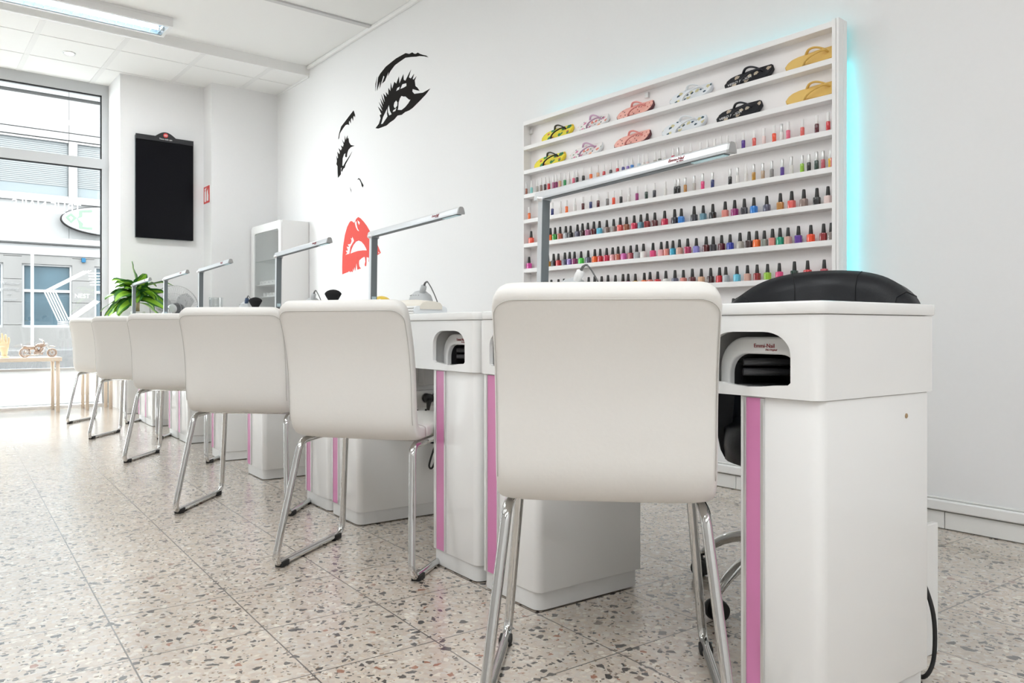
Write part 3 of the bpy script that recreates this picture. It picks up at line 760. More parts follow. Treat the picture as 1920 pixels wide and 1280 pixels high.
for lab, loc, col, k, i, rn in pend:
    o = PROT[k]
    if k in FIRST: o = copy_tree(o)
    FIRST.add(k)
    o.location = loc
    o.rotation_euler = (0, 0, R(random.uniform(-14, 14)) if k == 'b' else random.uniform(0, 6))
    sgrow = random.uniform(.97, 1.03); o.scale = (sgrow,) * 3
    o.material_slots[0].link = 'OBJECT'; o.material_slots[0].material = polish(col)
    tag(o, lab, 'nail polish', f'nail polish bottles on the {rn} bottle shelf')

# ---------------------------------------------------------------- flip-flops
def print_mat(name, base, spots, scale, prob, size):
    if name in MATS: return MATS[name]
    m = bpy.data.materials.new(name); m.use_nodes = True; nt = m.node_tree; N = nt.nodes; L = nt.links
    b = N['Principled BSDF']; b.inputs['Roughness'].default_value = .6
    tc = N.new('ShaderNodeTexCoord'); cur = None
    rgb = N.new('ShaderNodeRGB'); rgb.outputs[0].default_value = (*lin(base), 1); cur = rgb.outputs[0]
    for j, (sc, pr, sz, cols) in enumerate(spots):
        nz = N.new('ShaderNodeTexNoise'); nz.inputs['Scale'].default_value = sc * 2.2; L.new(tc.outputs['Object'], nz.inputs['Vector'])
        ad = N.new('ShaderNodeVectorMath'); ad.operation = 'MULTIPLY_ADD'; ad.inputs[1].default_value = (.6 / sc,) * 3
        L.new(nz.outputs['Color'], ad.inputs[0]); L.new(tc.outputs['Object'], ad.inputs[2])
        vo = N.new('ShaderNodeTexVoronoi'); vo.inputs['Scale'].default_value = sc; L.new(ad.outputs[0], vo.inputs['Vector'])
        se = N.new('ShaderNodeSeparateColor'); L.new(vo.outputs['Color'], se.inputs[0])
        p = N.new('ShaderNodeMath'); p.operation = 'LESS_THAN'; p.inputs[1].default_value = pr; L.new(se.outputs[0], p.inputs[0])
        d = N.new('ShaderNodeMath'); d.operation = 'LESS_THAN'; d.inputs[1].default_value = sz; L.new(vo.outputs['Distance'], d.inputs[0])
        mk = N.new('ShaderNodeMath'); mk.operation = 'MULTIPLY'; L.new(p.outputs[0], mk.inputs[0]); L.new(d.outputs[0], mk.inputs[1])
        rp = N.new('ShaderNodeValToRGB'); rp.color_ramp.interpolation = 'CONSTANT'; L.new(se.outputs[1], rp.inputs[0])
        e = rp.color_ramp.elements; e[0].color = (*lin(cols[0]), 1); e[1].position = .5; e[1].color = (*lin(cols[-1]), 1)
        if len(cols) > 2:
            e[1].position = .66
            q = e.new(.33); q.color = (*lin(cols[1]), 1)
        mx = N.new('ShaderNodeMix'); mx.data_type = 'RGBA'; L.new(mk.outputs[0], mx.inputs['Factor']); L.new(cur, mx.inputs['A']); L.new(rp.outputs[0], mx.inputs['B'])
        cur = mx.outputs['Result']
    L.new(cur, b.inputs['Base Color']); MATS[name] = m; return m
FF = {
 'leaf': ('yellow leaf-print', print_mat('print_leaf', '#efe04a', [(22, .55, .42, ['#2f7a4a', '#3f8f5c', '#2a5f70']), (34, .16, .3, ['#d05a60', '#c06a3a'])], 0, 0, 0), M('sole_yellow', '#e8cf3a', .6), M('strap_black', (.012, .012, .012), .4), 'black'),
 'floral': ('white floral', print_mat('print_floral', '#ece8e6', [(34, .5, .36, ['#e88a7a', '#d98fae', '#f0b090']), (52, .35, .28, ['#5a6a6a', '#7a9a7a', '#4a4a52'])], 0, 0, 0), M('sole_white', '#dfe2e2', .6), M('strap_lilac', '#c9a4c0', .4), 'lilac'),
 'pink': ('pink speckled', print_mat('print_speckle', '#f2b9ac', [(60, .55, .27, ['#5a2f34', '#c25f58', '#7a3f44'])], 0, 0, 0), M('sole_black_pink', '#5a3036', .6), M('strap_pink', '#e89a94', .4), 'pink'),
 'pine': ('white pineapple-print', print_mat('print_pine', '#e6eaee', [(30, .42, .36, ['#cfc79a', '#d8cf9f']), (36, .40, .30, ['#2f4a5a', '#3a5a66'])], 0, 0, 0), M('sole_pale', '#d5d9dd', .6), M('strap_white', '#e6e9ec', .35), 'white'),
 'night': ('black blossom-print', print_mat('print_night', '#16171f', [(30, .42, .36, ['#cfc3ae', '#bfb09c', '#d8cfc0'])], 0, 0, 0), M('sole_black', '#1a1a20', .6), M('strap_navy', '#23242c', .35), 'black'),
 'plain': ('plain mustard-yellow', M('print_plain', '#e5c06f', .55), M('sole_mustard', '#d8b25f', .6), M('strap_mustard', '#dcb662', .45), 'yellow'),
}
def sole_outline(L, W, n=40):
    # heel at 0, toe at L
    prof = [(0, 0), (.03, .20), (.10, .33), (.22, .38), (.38, .36), (.52, .37), (.68, .46), (.80, .50), (.90, .46), (.97, .28), (1.0, 0)]
    up = []
    for i in range(n + 1):
        t = .5 - .5 * math.cos(PI * i / n)
        for (a, b), (c, d) in zip(prof, prof[1:]):
            if a <= t <= c:
                s = (t - a) / (c - a); s = s * s * (3 - 2 * s) if False else s
                up.append((t * L, (b + (d - b) * s) * W)); break
    lo = [(x, -y * .96) for x, y in up[1:-1]][::-1]
    return up + lo
def flipflop(kind, u0, u1, z, label, text=None):
    nm, top, side, strap, sc_ = FF[kind]
    yb = SYB - .03
    xa, xb = on_y(u0, 300, yb).x, on_y(u1, 300, yb).x
    L = xb - xa; W = L * .40
    lean = R(31)
    t = thing('flip_flop', label, 'flip-flop', (xa, SYF + .014, z))
    # local: length on x, width up (leaning back), thickness towards the viewer
    B = RX(-lean) @ T(0, 0, 0) @ XZ
    tilt = R(6.0)
    S = B @ T(.0, W * .37, 0) @ RZ(tilt)
    # drop so that lowest point of the outline rests on the shelf
    ol = sole_outline(L, W)
    low = min((S @ Vector((p[0], p[1], 0))).z for p in ol)
    S = T(0, 0, -low + .001) @ S
    m = MB(); m.shape([ol], .016, S @ T(0, 0, -.016), bev=.003); m.out('sole', side, t, smooth=50)
    m = MB(); m.shape([[(L * .5 + (x - L * .5) * .985, y * .975) for x, y in ol]], .003, S @ T(0, 0, -.0012)); m.out('footbed', top, t)
    m = MB()
    tp = Vector((L * .80, 0, .002))
    for s in (1, -1):
        e = Vector((L * .36, s * W * .34, .0))
        path = [S @ p for p in crom([tp, tp + Vector((-L * .06, s * W * .05, .020)), Vector((L * .60, s * W * .22, .030)), Vector((L * .46, s * W * .33, .022)), e], 5)]
        m.tube(path, .0052, 8, flat=(1.15, .7))
    m.tube([S @ tp, S @ (tp + Vector((-L * .02, 0, .016))), S @ (tp + Vector((-L * .06, 0, .021)))], .004, 8)
    m.out('strap', strap, t)
    if text:
        m = MB(); m.text(text, W * .22, .0006, S @ T(L * .335, -W * .12, .0019) @ RZ(R(3))); m.out('print', text_white, t)
    return t
for row, z, spec in (('top shelf', ZSH[0], [('leaf', 1016, 1071), ('floral', 1083, 1138), ('pink', 1157, 1222), ('pine', 1256, 1332), ('night', 1359, 1446), ('plain', 1473, 1572)]),
                     ('second shelf', ZSH[1], [('leaf', 1002, 1056), ('floral', 1068, 1126), ('pink', 1152, 1216), ('pine', 1241, 1321), ('night', 1344, 1425), ('plain', 1474, 1575)])):
    for kind, a, b in spec:
        o = flipflop(kind, a, b, z, f'{FF[kind][0]} flip-flop with {FF[kind][4]} strap on the {row}', 'VERO MODA' if kind == 'night' else None)
        o['group'] = 'flip-flops on the ' + row

# ------------------------------------------------------------------ manicure desks
ROWD = Vector((math.cos(ROW_ANG), math.sin(ROW_ANG), 0))
DESK_X = (-1.850, -2.979, -4.105, -5.64, -6.77, -7.88)
def desk_loc(k): return (DESK_X[k], 1.362 - .0490 * (DESK_X[k] + 1.862))
DW, DD = 1.10, .40
def arch(x0, x1, z0, z1, r):
    pts = []
    n = 8
    for k in range(n + 1):      # bottom with a shallow dip
        s = k / n; pts.append((x0 + (x1 - x0) * (0 if k == 0 else 1 if k == n else .03 + .94 * (k - 1) / (n - 2)), z0 + .005 if k in (0, n) else z0 - .007 * math.sin(PI * (k - 1) / (n - 2)) ** 2))
    for k in range(n + 1):
        a = R(90 * k / n); pts.append((x1 - r + r * math.cos(a), z1 - r * .72 + r * .72 * math.sin(a)))
    for k in range(n + 1):
        a = R(90 + 90 * k / n); pts.append((x0 + r + r * math.cos(a), z1 - r * .72 + r * .72 * math.sin(a)))
    return pts
def make_desk(label, rped):
    t = thing('manicure_desk', label, 'desk', (0, 0, 0), ROW_ANG, 'manicure desks along the wall')
    # worktop
    m = MB(); m.prism(rrect(-.002, DW + .004, -.010, DD + .012, (.02, .024, .012, .012)), .788, .812, bev=.004); m.out('worktop', white_gloss, t, smooth=35)
    # apron box with the two arched lamp bays
    m = MB()
    r = .022
    m.shape([[(.012, .630), (DW - r, .630), (DW - r, .787), (.012, .787)], arch(.045, .238, .655, .755, .06)[::-1], arch(.848, 1.040, .655, .755, .06)[::-1]], .012, T(0, .006, 0) @ XZ)
    arc = [(DW - r + r * math.sin(R(a)), r - .006 - r * math.cos(R(a))) for a in range(0, 91, 10)]
    ol = arc + [(DW, DD), (DW - .012, DD)] + [(DW - r + (r - .012) * math.sin(R(a)), r - .006 - (r - .012) * math.cos(R(a))) for a in range(90, -1, -10)]
    m.prism(ol, .630, .787)
    m.box(0, .012, -.004, DD, .630, .787, bev=.002)
    m.box(.0125, DW - .0125, DD - .013, DD - .001, .630, .787)
    m.box(.013, .269, .0065, DD - .0125, .634, .6425); m.box(.821, DW - .0125, .0065, DD - .0125, .634, .6425)
    m.box(.27, .278, .0065, DD - .0135, .634, .7865); m.box(.812, .82, .0065, DD - .0135, .634, .7865)
    m.out('apron', white_gloss, t, smooth=35)
    for i, (x0, x1, mg, sw) in enumerate(((.0, .265, .030, .048), (DW - rped, DW, .030 * rped / .265, .048 * rped / .265))):
        m = MB(); m.prism(rrect(x0 + .001, x1 - .003, .002, .388, (.006, .024, .004, .004)), .052, .629, bev=.0015); p = m.out('pedestal', white_gloss, t, smooth=35)
        m = MB(); m.prism(rrect(x0 + .010, x1 - .008, .006, .372, (.004, .026, .004, .004)), 0.004, .0535); m.out('plinth', plinth_m, p, smooth=35)
        m = MB(); m.box(x0 + mg, x0 + mg + sw, -.0015, .006, .056, .627); m.out('pink_stripe', pink_m, p)
        for xs in (x0 + mg - .007, x0 + mg + sw):
            m = MB(); m.box(xs, xs + .007, -.004, .006, .056, .627, bev=.001); m.out('trim_strip', silver_m, p)
    return t
DLAB = ['white manicure desk with pink stripe at the near end of the row',
        'second white manicure desk from the near end, holding the beige hand rest',
        'third white manicure desk from the near end, holding a grey drill and brush',
        'fourth white manicure desk from the near end, holding the blue-handled drill',
        'fifth white manicure desk from the near end, next to the window-end desk',
        'white manicure desk at the window end of the row']
desks = []
for k in range(6):
    if k < 2: d = make_desk(DLAB[k], .182 if k == 0 else .265)
    else: d = copy_tree(desks[1]); d['label'] = DLAB[k]
    x, y = desk_loc(k); d.location = (x, y, 0); d.rotation_euler = (0, 0, ROW_ANG)
    desks.append(d)
def on_desk(k, lx, ly, z=.812):
    x, y = desk_loc(k); c, s = math.cos(ROW_ANG), math.sin(ROW_ANG)
    return (x + lx * c - ly * s, y + lx * s + ly * c, z)
# bolt hole cover on the near desk's side
m = MB(); m.cyl((DW - .004, .30, .585), (DW - .0018, .30, .585), .005, 12); m.out('screw_hole', M('bare_wood', (.40, .28, .16), .8), desks[0])

# UV curing lamps in the bays
def make_uv():
    t = thing('uv_lamp', '', 'nail lamp')
    W, H, D = .200, .096, .20
    o = rrect(0, W, 0, H, (.004, .004, .058, .058), 8)
    i_ = rrect(.014, W - .014, -.0035, H - .024, (.002, .002, .046, .046), 8)
    m = MB(); m.shape([o, i_[::-1]], D, T(0, D, 0) @ XZ, bev=.005); m.out('housing', white_pl, t, smooth=50)
    m = MB(); m.shape([rrect(.0165, W - .0165, .0015, H - .0265, (.002, .002, .044, .044), 8), rrect(.0195, W - .0195, .0045, H - .0295, (.002, .002, .041, .041), 8)[::-1]], D - .02, T(0, D - .004, 0) @ XZ)
    m.box(.02, W - .02, D - .012, D - .006, .004, H - .03); m.box(.02, W - .02, .012, D - .01, .0012, .004)
    m.out('tunnel', M('lamp_tunnel', (.03, .03, .032), .25), t)
    tm = M('uv_tube', (.09, .09, .095), .3)
    for z in (.028, .049):
        m = MB(); m.cyl((.03, .03, z), (.118, .135, z), .008, 12); m.out('tube', tm, t)
        m = MB(); m.cyl((.13, .15, z), (W - .03, .15, z), .007, 12); m.out('tube', tm, t)
    m = MB(); m.box(.108, .132, .132, .156, .012, .058, bev=.004); m.out('tube_socket', black_pl, t)
    m = MB(); m.text('Emmi-Nail', .0115, .0008, T(W * .52, -.0004, H - .0125) @ XZ); m.out('lettering', text_red, t)
    m = MB(); m.text('Das Original', .0052, .0008, T(W * .60, -.0004, H - .0200) @ XZ, shear=.3); m.out('lettering', text_red, t)
    m = MB(); m.box(.024, W - .024, -.010, .012, .0005, .0030, bev=.0008); m.out('tray', silver_m, t)
    return t
uv = make_uv()
ULAB = [(0, .848, 'white nail curing lamp with red lettering in the nearest desk bay, wholly visible'),
        (0, .042, 'white nail curing lamp mostly hidden by the nearest white chair'),
        (1, .848, 'small white nail curing lamp in the bay of the second desk')]
for i, (k, lx, lab) in enumerate(ULAB):
    o = uv if i == 0 else copy_tree(uv)
    o.location = on_desk(k, lx, .036, .6435); o.rotation_euler = (0, 0, ROW_ANG); o['label'] = lab; o['group'] = 'nail curing lamps in the desk bays'

# LED arm lamps
def make_lamp():
    t = thing('desk_lamp', '', 'desk lamp', (0, 0, 0), ROW_ANG, 'slim arm lamps on the desks')
    m = MB(); m.box(-.030, .030, -.035, .035, 0, .014, bev=.004); m.out('base', alu_m, t)
    tl = Matrix.Shear('XY', 4, (.03, 0))
    m = MB(); m.box(-.012, .008, -.015, .015, .012, .345, bev=.002, mtx=tl); m.out('post', alu_m, t)
    m = MB(); m.box(.008, .0105, -.0135, .0135, .014, .335, mtx=tl); ch = m.out('shaded_face', alu_dark, t)  # dark strip: the post's shaded side put into the colour
    m = MB(); m.box(.0103, .0115, -.010, .010, .052, .064, mtx=tl); m.out('switch', black_pl, ch)
    m = MB(); m.box(.0103, .0113, -.010, .010, .070, .086, mtx=tl); m.out('sticker', M('sticker_blue_grey', (.45, .56, .60), .5), ch)
    m = MB(); m.cyl((.009, -.022, .338), (.009, .022, .338), .0085, 14); m.ball((.009, -.022, .338), .0075, sy=.6); m.box(.002, .017, -.011, .011, .332, .352, bev=.002); m.out('hinge', silver_m, t)
    # arm
    prof = [(-.0135, 0), (.0135, 0), (.0135, .006), (.0095, .020), (.005, .0245), (-.005, .0245), (-.0095, .020), (-.0135, .006)]
    A = T(-.024, 0, .338) @ RY(R(-1.1)) @ Matrix(((0, 0, 1, 0), (1, 0, 0, 0), (0, 1, 0, 0), (0, 0, 0, 1)))
    LA = .725
    m = MB(); m.prism(prof, 0, LA, mtx=A); arm = m.out('arm', alu_m, t)
    m = MB(); m.prism([(x * 1.03, y * 1.03 - .0005) for x, y in prof], LA, LA + .007, mtx=A); m.out('end_cap', M('cap_grey', (.40, .40, .40), .35, metal=.6), arm)
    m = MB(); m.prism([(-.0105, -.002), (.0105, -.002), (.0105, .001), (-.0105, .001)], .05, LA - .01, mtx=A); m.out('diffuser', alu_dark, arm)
    m = MB(); m.prism([(-.009, -.0035), (.009, -.0035), (.009, -.0015), (-.009, -.0015)], LA - .11, LA - .012, mtx=A); m.out('cyan_reflection', M('pale_cyan_bar', (.55, .82, .90), .2), arm)  # cyan reflection under the arm tip, put in as a pale colour
    th = math.atan2(.020, .009)
    TX = A @ T(0, 0, 0)
    # lettering on the slanted side facing the room
    fm = Matrix(((0, 0, -1, 0), (1, 0, 0, 0), (0, 1, 0, 0), (0, 0, 0, 1)))
    fb = T(-.024, 0, .338) @ RY(R(-1.1)) @ T(LA - .155, -.0119, .0130) @ RX(-R(16)) @ XZ
    m = MB(); m.text('Emmi-Nail', .012, .0006, fb @ T(0, .0015, 0), shear=.2); m.text('Das Original', .0045, .0006, fb @ T(.014, -.0052, 0), shear=.3); m.out('lettering', text_red, arm)
    return t
lamp = make_lamp()
LLAB = ['silver arm lamp rising behind the near white chair in front of the polish shelf', 'silver arm lamp on the second desk, post before the red lips',
        'silver arm lamp on the third desk, in front of the corner cabinet', 'silver arm lamp on the fourth desk beside the crystal tumbler',
        'silver arm lamp on the fifth desk in front of the fan', 'silver arm lamp on the window-end desk, in front of the plant']
for k in range(6):
    o = lamp if k == 0 else copy_tree(lamp)
    o.location = on_desk(k, (.052, .014, .012, .140, .200, .245)[k], (.182, .182, .165, .115, .115, .070)[k]); o.rotation_euler = (0, 0, ROW_ANG); o['label'] = LLAB[k]

# ------------------------------------------------------------------ white sled chairs
def shell(pts, half, T_, round0, round1, n=5, seg=44):
    P = crom([(0, y, z) for y, z in pts], 7)
    D = [0]
    for a, b in zip(P, P[1:]): D.append(D[-1] + (b - a).length)
    Ltot = D[-1]
    # resample with dense ends
    S = [i / 34 * Ltot for i in range(35)]
    extra = [T_ * .04, T_ * .15, T_ * .4, T_ * .8]
    S = sorted(set([round(s, 5) for s in S + (extra if round0 else []) + ([Ltot - e for e in extra] if round1 else [])]))
    def at(s):
        for i in range(len(P) - 1):
            if D[i] <= s <= D[i + 1] + 1e-9:
                f = (s - D[i]) / max(D[i + 1] - D[i], 1e-9)
                return P[i].lerp(P[i + 1], f), (P[i + 1] - P[i]).normalized()
        return P[-1], (P[-1] - P[-2]).normalized()
    bm_ = MB(); rings = []
    for s in S:
        c, d = at(s)
        a0, a1 = at(max(s - .012, 0))[1], at(min(s + .012, Ltot))[1]
        d = (a0 + a1).normalized()
        nrm = Vector((0, -d.z, d.y))
        w = half; th = T_
        for rr, dist in ((round0, s), (round1, Ltot - s)):
            if rr:
                if dist < rr: w = min(w, half - rr + math.sqrt(max(rr * rr - (rr - dist) ** 2, 0)))
                if dist < T_: th = min(th, T_ * math.sqrt(max(1 - (1 - dist / T_) ** 2, .0004)))
        ring = []
        for k in range(seg):
            a = 2 * PI * k / seg
            ca, sa = math.cos(a), math.sin(a)
            # rounded slab: straight faces with round edges
            x = math.copysign(abs(ca) ** .32, ca) * w
            y = math.copysign(abs(sa) ** .42, sa) * th
            ring.append(bm_.bm.verts.new(c + Vector((x, 0, 0)) + nrm * y))
        rings.append(ring)
    for A, B in zip(rings, rings[1:]):
        for k in range(seg):
            bm_.bm.faces.new((A[k], A[(k + 1) % seg], B[(k + 1) % seg], B[k]))
    bm_.bm.faces.new(rings[0][::-1]); bm_.bm.faces.new(rings[-1])
    return bm_, P
BACKP = [(-.062, .434), (-.095, .434), (-.122, .443), (-.140, .478), (-.146, .545), (-.153, .63), (-.170, .715), (-.196, .79), (-.222, .848)]
def make_chair():
    t = thing('chair', '', 'chair')
    m, P = shell(BACKP, .218, .026, 0, .045)
    bk = m.out('backrest', leather_w, t, smooth=180)
    # seam running around the rear face
    m = MB(); path = []
    n = len(P)
    def rear(i, x, off=.0255):
        d = (P[min(i + 1, n - 1)] - P[max(i - 1, 0)]).normalized(); nrm = Vector((0, -d.z, d.y))
        return P[i] + Vector((x, 0, 0)) + nrm * off
    def rearf(fi, x, off):
        k = int(fi); f = fi - k
        return rear(k, x, off).lerp(rear(min(k + 1, n - 1), x, off), f)
    i0, it, rc = 20, n - 4.2, 3.6
    left = [rear(i, -.2135, .0190) for i in range(i0, int(it - rc))]
    arc_l, arc_r = [], []
    for q in range(8):
        a = R(90 * q / 7); xx = .2135 - .042 * (1 - math.cos(a)); fi = it - rc + rc * math.sin(a); of = .0190 + .0065 * math.sin(a)
        arc_l.append(rearf(fi, -xx, of)); arc_r.append(rearf(fi, xx, of))
    top = [rearf(it, x, .0257) for x in (-.12, -.06, 0, .06, .12)]
    right = [rear(i, .2135, .0190) for i in range(int(it - rc) - 1, i0 - 1, -1)]
    left += arc_l; right = arc_r[::-1] + right
    m.tube(left + top + right, .0009, 6); m.out('seam', leather_seam, bk)
    m, P2 = shell([(-.056, .434), (.02, .440), (.10, .448), (.16, .450), (.205, .443)], .218, .026, 0, .05); m.out('seat', leather_w, t, smooth=180)
    for s in (-1, 1):
        pth = [(s * .198, -.122, .397), (s * .237, -.216, .0115), (s * .237, .216, .0115), (s * .200, .178, .406)]
        m = MB(); m.tube(fillet(pth, .042, 8, closed=True), .0112, 14, closed=True); lf = m.out('leg_frame', chrome_m, t)
        for y in (-.168, .168):
            g = MB(); g.box(s * .237 - .015, s * .237 + .015, y - .020, y + .020, 0, .019, bev=.003); g.out('foot_glide', rubber_m, lf)
    for y in (-.02, .15):
        m = MB(); m.cyl((-.197, y, .404), (.197, y, .404), .008, 10); m.out('crossbar', chrome_m, t)
    return t
chair = make_chair()
CH = [((-1.201, 1.2125), 45.0, 'white leather chair nearest the camera, its back facing us'),
      ((-2.324, 1.258), 34.5, 'second white leather chair from the near end, whole sled leg visible'),
      ((-3.351, 1.226), 47.0, 'third white leather chair from the near end of the row'),
      ((-4.838, 1.350), 50.0, 'fourth white leather chair from the near end of the row'),
      ((-6.037, 1.384), 51.0, 'fifth white leather chair, second from the window end'),
      ((-7.130, 1.420), 51.0, 'farthest white leather chair, beside the small window table')]
for i, ((x, y), a, lab) in enumerate(CH):
    o = chair if i == 0 else copy_tree(chair)
    o.location = (x, y, 0); o.rotation_euler = (0, 0, R(a)); o['label'] = lab; o['group'] = 'white chairs at the manicure desks'

# ------------------------------------------------------------------ black tub chair on castors
tub = thing('tub_chair', 'black leather tub chair on chrome castors behind the nearest desk', 'chair', (-1.172, 2.0, 0), R(22))
RT = .280
def tubh(a):     # a = angle from the rear centre
    x = abs(a) / 115.0
    return .940 - .30 * x ** 2.2 if x < 1 else .625
m = MB(); rings = []
for k in range(49):
    a = -112 + 224 * k / 48
    th = R(90 + a); h = tubh(a)
    d = Vector((math.cos(th), math.sin(th), 0))
    prof = []
    for (r_, z) in ((RT - .045, .42), (RT - .062, .50), (RT - .070, h - .05), (RT - .060, h - .015), (RT - .035, h), (RT - .008, h - .012), (RT, h - .045), (RT - .01, .52), (RT - .03, .42), (RT - .04, .40)):
        lean = .05 * max(0, (z - .5)) * math.cos(R(a)) if abs(a) < 90 else 0
        prof.append(m.bm.verts.new(d * (r_ + lean) + Vector((0, 0, z))))
    rings.append(prof)
for A, B in zip(rings, rings[1:]):
    n = len(A)
    for k in range(n): m.bm.faces.new((A[k], A[(k + 1) % n], B[(k + 1) % n], B[k]))
m.bm.faces.new(rings[0]); m.bm.faces.new(rings[-1][::-1])
bmesh.ops.recalc_face_normals(m.bm, faces=m.bm.faces)
tb = m.out('backrest', leather_b, tub, smooth=60)
m = MB()
for a in (-62, -22, 22, 62):
    th = R(90 + a); h = tubh(a); d = Vector((math.cos(th), math.sin(th), 0)); pts = []
    for (r_, z) in ((RT - .0715, .52), (RT - .0715, h - .05), (RT - .061, h - .0145), (RT - .035, h + .0005), (RT - .007, h - .0115), (RT + .0005, h - .045), (RT - .0095, .52)):
        lean = .05 * max(0, (z - .5)) * math.cos(R(a))
        pts.append(d * (r_ + lean) + Vector((0, 0, z)))
    m.tube(pts, .0010, 6)
m.out('seam', seam_b, tb)
m = MB(); m.lathe([(.20, .385), (.238, .395), (.246, .44), (.242, .485), (.20, .512), (.001, .52)], 36); m.out('seat', leather_b, tub)
m = MB(); m.lathe([(.05, .33), (.10, .36), (.10, .392)], 20); m.cyl((0, 0, .13), (0, 0, .36), .025, 16); m.out('gas_lift', black_pl, tub, loc=(-.034, .012, 0))
m = MB()
for k in range(5):
    a = R(-122 + 72 * k); d = Vector((math.cos(a), math.sin(a), 0))
    m.tube(crom([d * .02 + Vector((0, 0, .155)), d * .10 + Vector((0, 0, .165)), d * .20 + Vector((0, 0, .145)), d * .275 + Vector((0, 0, .105)), d * .31 + Vector((0, 0, .072))], 4), [.020] * 8 + [.018, .017, .016, .015, .014, .013, .012, .011, .010], 10)
m.lathe([(.045, .115), (.05, .13), (.045, .185), (.03, .20)], 20)
m.out('star_base', chrome_m, tub, loc=(-.034, .012, 0))
for k in range(5):
    a = R(-122 + 72 * k); d = Vector((math.cos(a), math.sin(a), 0)); c = d * .315
    s = Vector((-d.y, d.x, 0))
    g = MB()
    for sg_ in (-1, 1):
        g.tube([c + s * .008 * sg_ + Vector((0, 0, .028)), c + s * .012 * sg_ + Vector((0, 0, .028)), c + s * .026 * sg_ + Vector((0, 0, .028))], [.024, .028, .022], 18)
    g.tube([c + Vector((0, 0, .03)), c + Vector((0, 0, .075))], .006, 8)
    g.box(c.x - .014, c.x + .014, c.y - .014, c.y + .014, .03, .056, bev=.005)
    g.out('castor', rubber_m, tub, loc=(-.034, .012, 0))

# white low panel and black power cord behind the near desk
m = MB(); m.box(0, .016, 0, .14, 0, .305, bev=.002)
tag(m.out('side_panel_board', white_matt, loc=(-.838, 1.795, 0), rotz=ROW_ANG), 'narrow white upright board standing behind the nearest desk', 'board')
m = MB()
m.tube(crom([(-.82, 1.775, .30), (-.785, 1.775, .22), (-.757, 1.772, .14), (-.752, 1.762, .05), (-.765, 1.745, .010), (-.81, 1.775, .006), (-.9, 1.81, .006)], 6), .0048, 8)
tag(m.out('power_cord', rubber_m), 'black power cord hanging behind the nearest desk to the floor', 'cord')

# ------------------------------------------------------------------ things on and under the second desk
DR = {}
hr = thing('hand_rest', 'beige padded hand rest with white rounded end on the second desk', 'hand rest', on_desk(1, .215, .115), ROW_ANG)
YZm = Matrix(((0, 0, 1, 0), (1, 0, 0, 0), (0, 1, 0, 0), (0, 0, 0, 1)))
m = MB()
for z in (.006, .016, .026): m.box(0, .29, .004, .126, z, z + .008, bev=.003)
m.box(0, .29, .012, .118, 0, .03); m.out('ribbed_base', white_pl, hr)
m = MB()
for x in (.288,): m.shape([rrect(-.005, .135, 0, .034, .016)], .008, T(x, 0, 0) @ YZm)
m.out('end_plate', M('end_plate', (.72, .75, .77), .4), hr)
m = MB(); n = 16
rings = []
for k in range(n + 1):
    s = k / n; x = -.03 + .33 * s
    h = .030 + .022 * math.sin(PI * (.10 + .80 * s)) + .006
    rings.append([m.bm.verts.new((x, .065 + .046 * c_, .022 + h * z_ * .62)) for c_, z_ in ((-1, 0), (-1.02, .5), (-.85, .9), (-.45, 1.08), (0, 1.12), (.45, 1.08), (.85, .9), (1.02, .5), (1, 0))])
for A, B in zip(rings, rings[1:]):
    for k in range(len(A) - 1): m.bm.faces.new((A[k], A[k + 1], B[k + 1], B[k]))
m.bm.faces.new(rings[0]); m.bm.faces.new(rings[-1][::-1]); bmesh.ops.recalc_face_normals(m.bm, faces=m.bm.faces)
m.out('cushion', beige_m, hr, smooth=50)

def drill(label, k, lx, ly, handm, zrest=.0, sgn=1, grp='nail drills on the desks'):
    t = thing('nail_drill', label, 'nail drill', on_desk(k, lx, ly), ROW_ANG, grp)
    m = MB(); m.lathe([(.055, 0), (.060, .006), (.058, .055 + zrest), (.048, .078 + zrest), (.026, .094 + zrest), (.004, .098 + zrest)], 28, sx=1.05, sy=.8); ho = m.out('housing', grey_pl, t, smooth=60)
    m = MB()
    for q in range(9):
        a = R(200 + 14 * q); m.ball((.052 * math.cos(a), .040 * math.sin(a), .077 + zrest), .0014, seg=6)
    m.out('vent', black_pl, ho)
    b0 = Vector((.028 * sgn, -.01, .088 + zrest)); ax = Vector((.55 * sgn, 0, .83)).normalized()
    m = MB(); m.tube([b0 - ax * .02, b0, b0 + ax * .014, b0 + ax * .030, b0 + ax * .034], [.008, .0105, .0125, .0115, .007], 14); hp = m.out('handpiece', handm, t)
    e = b0 + ax * .034
    pts = [e, e + Vector((.010 * sgn, 0, .010)), e + Vector((.030 * sgn, .0, .010)), e + Vector((.052 * sgn, .01, -.025)), e + Vector((.074 * sgn, .02, -.075)), e + Vector((.085 * sgn, .03, -.118 - zrest))]
    m = MB(); m.tube(crom(pts, 6), [.0042] * 6 + [.0036] * 6 + [.0022] * 19, 8); m.out('cord', M('cord_grey', (.12, .12, .12), .5), t)
    return t
drill('grey nail drill with curved cord behind the beige hand rest', 1, .245, .285, grey_pl, .008)
drill('grey nail drill beside the fan-shaped black brush on third desk', 2, .315, .24, grey_pl, .014)
drill('nail drill with dark blue handle on the fourth desk', 3, .88, .20, M('navy_handle', (.03, .06, .12), .4), .02)
drill('white nail drill handpiece showing above the nearest white chair', 0, .175, .20, white_pl, .0)
drill('nail drill with dark handle on the fifth desk from the near end', 4, .79, .22, M('navy_handle'), .0)
drill('nail drill with dark handle on the window-end desk before the fan', 5, .76, .24, M('navy_handle'), .012)

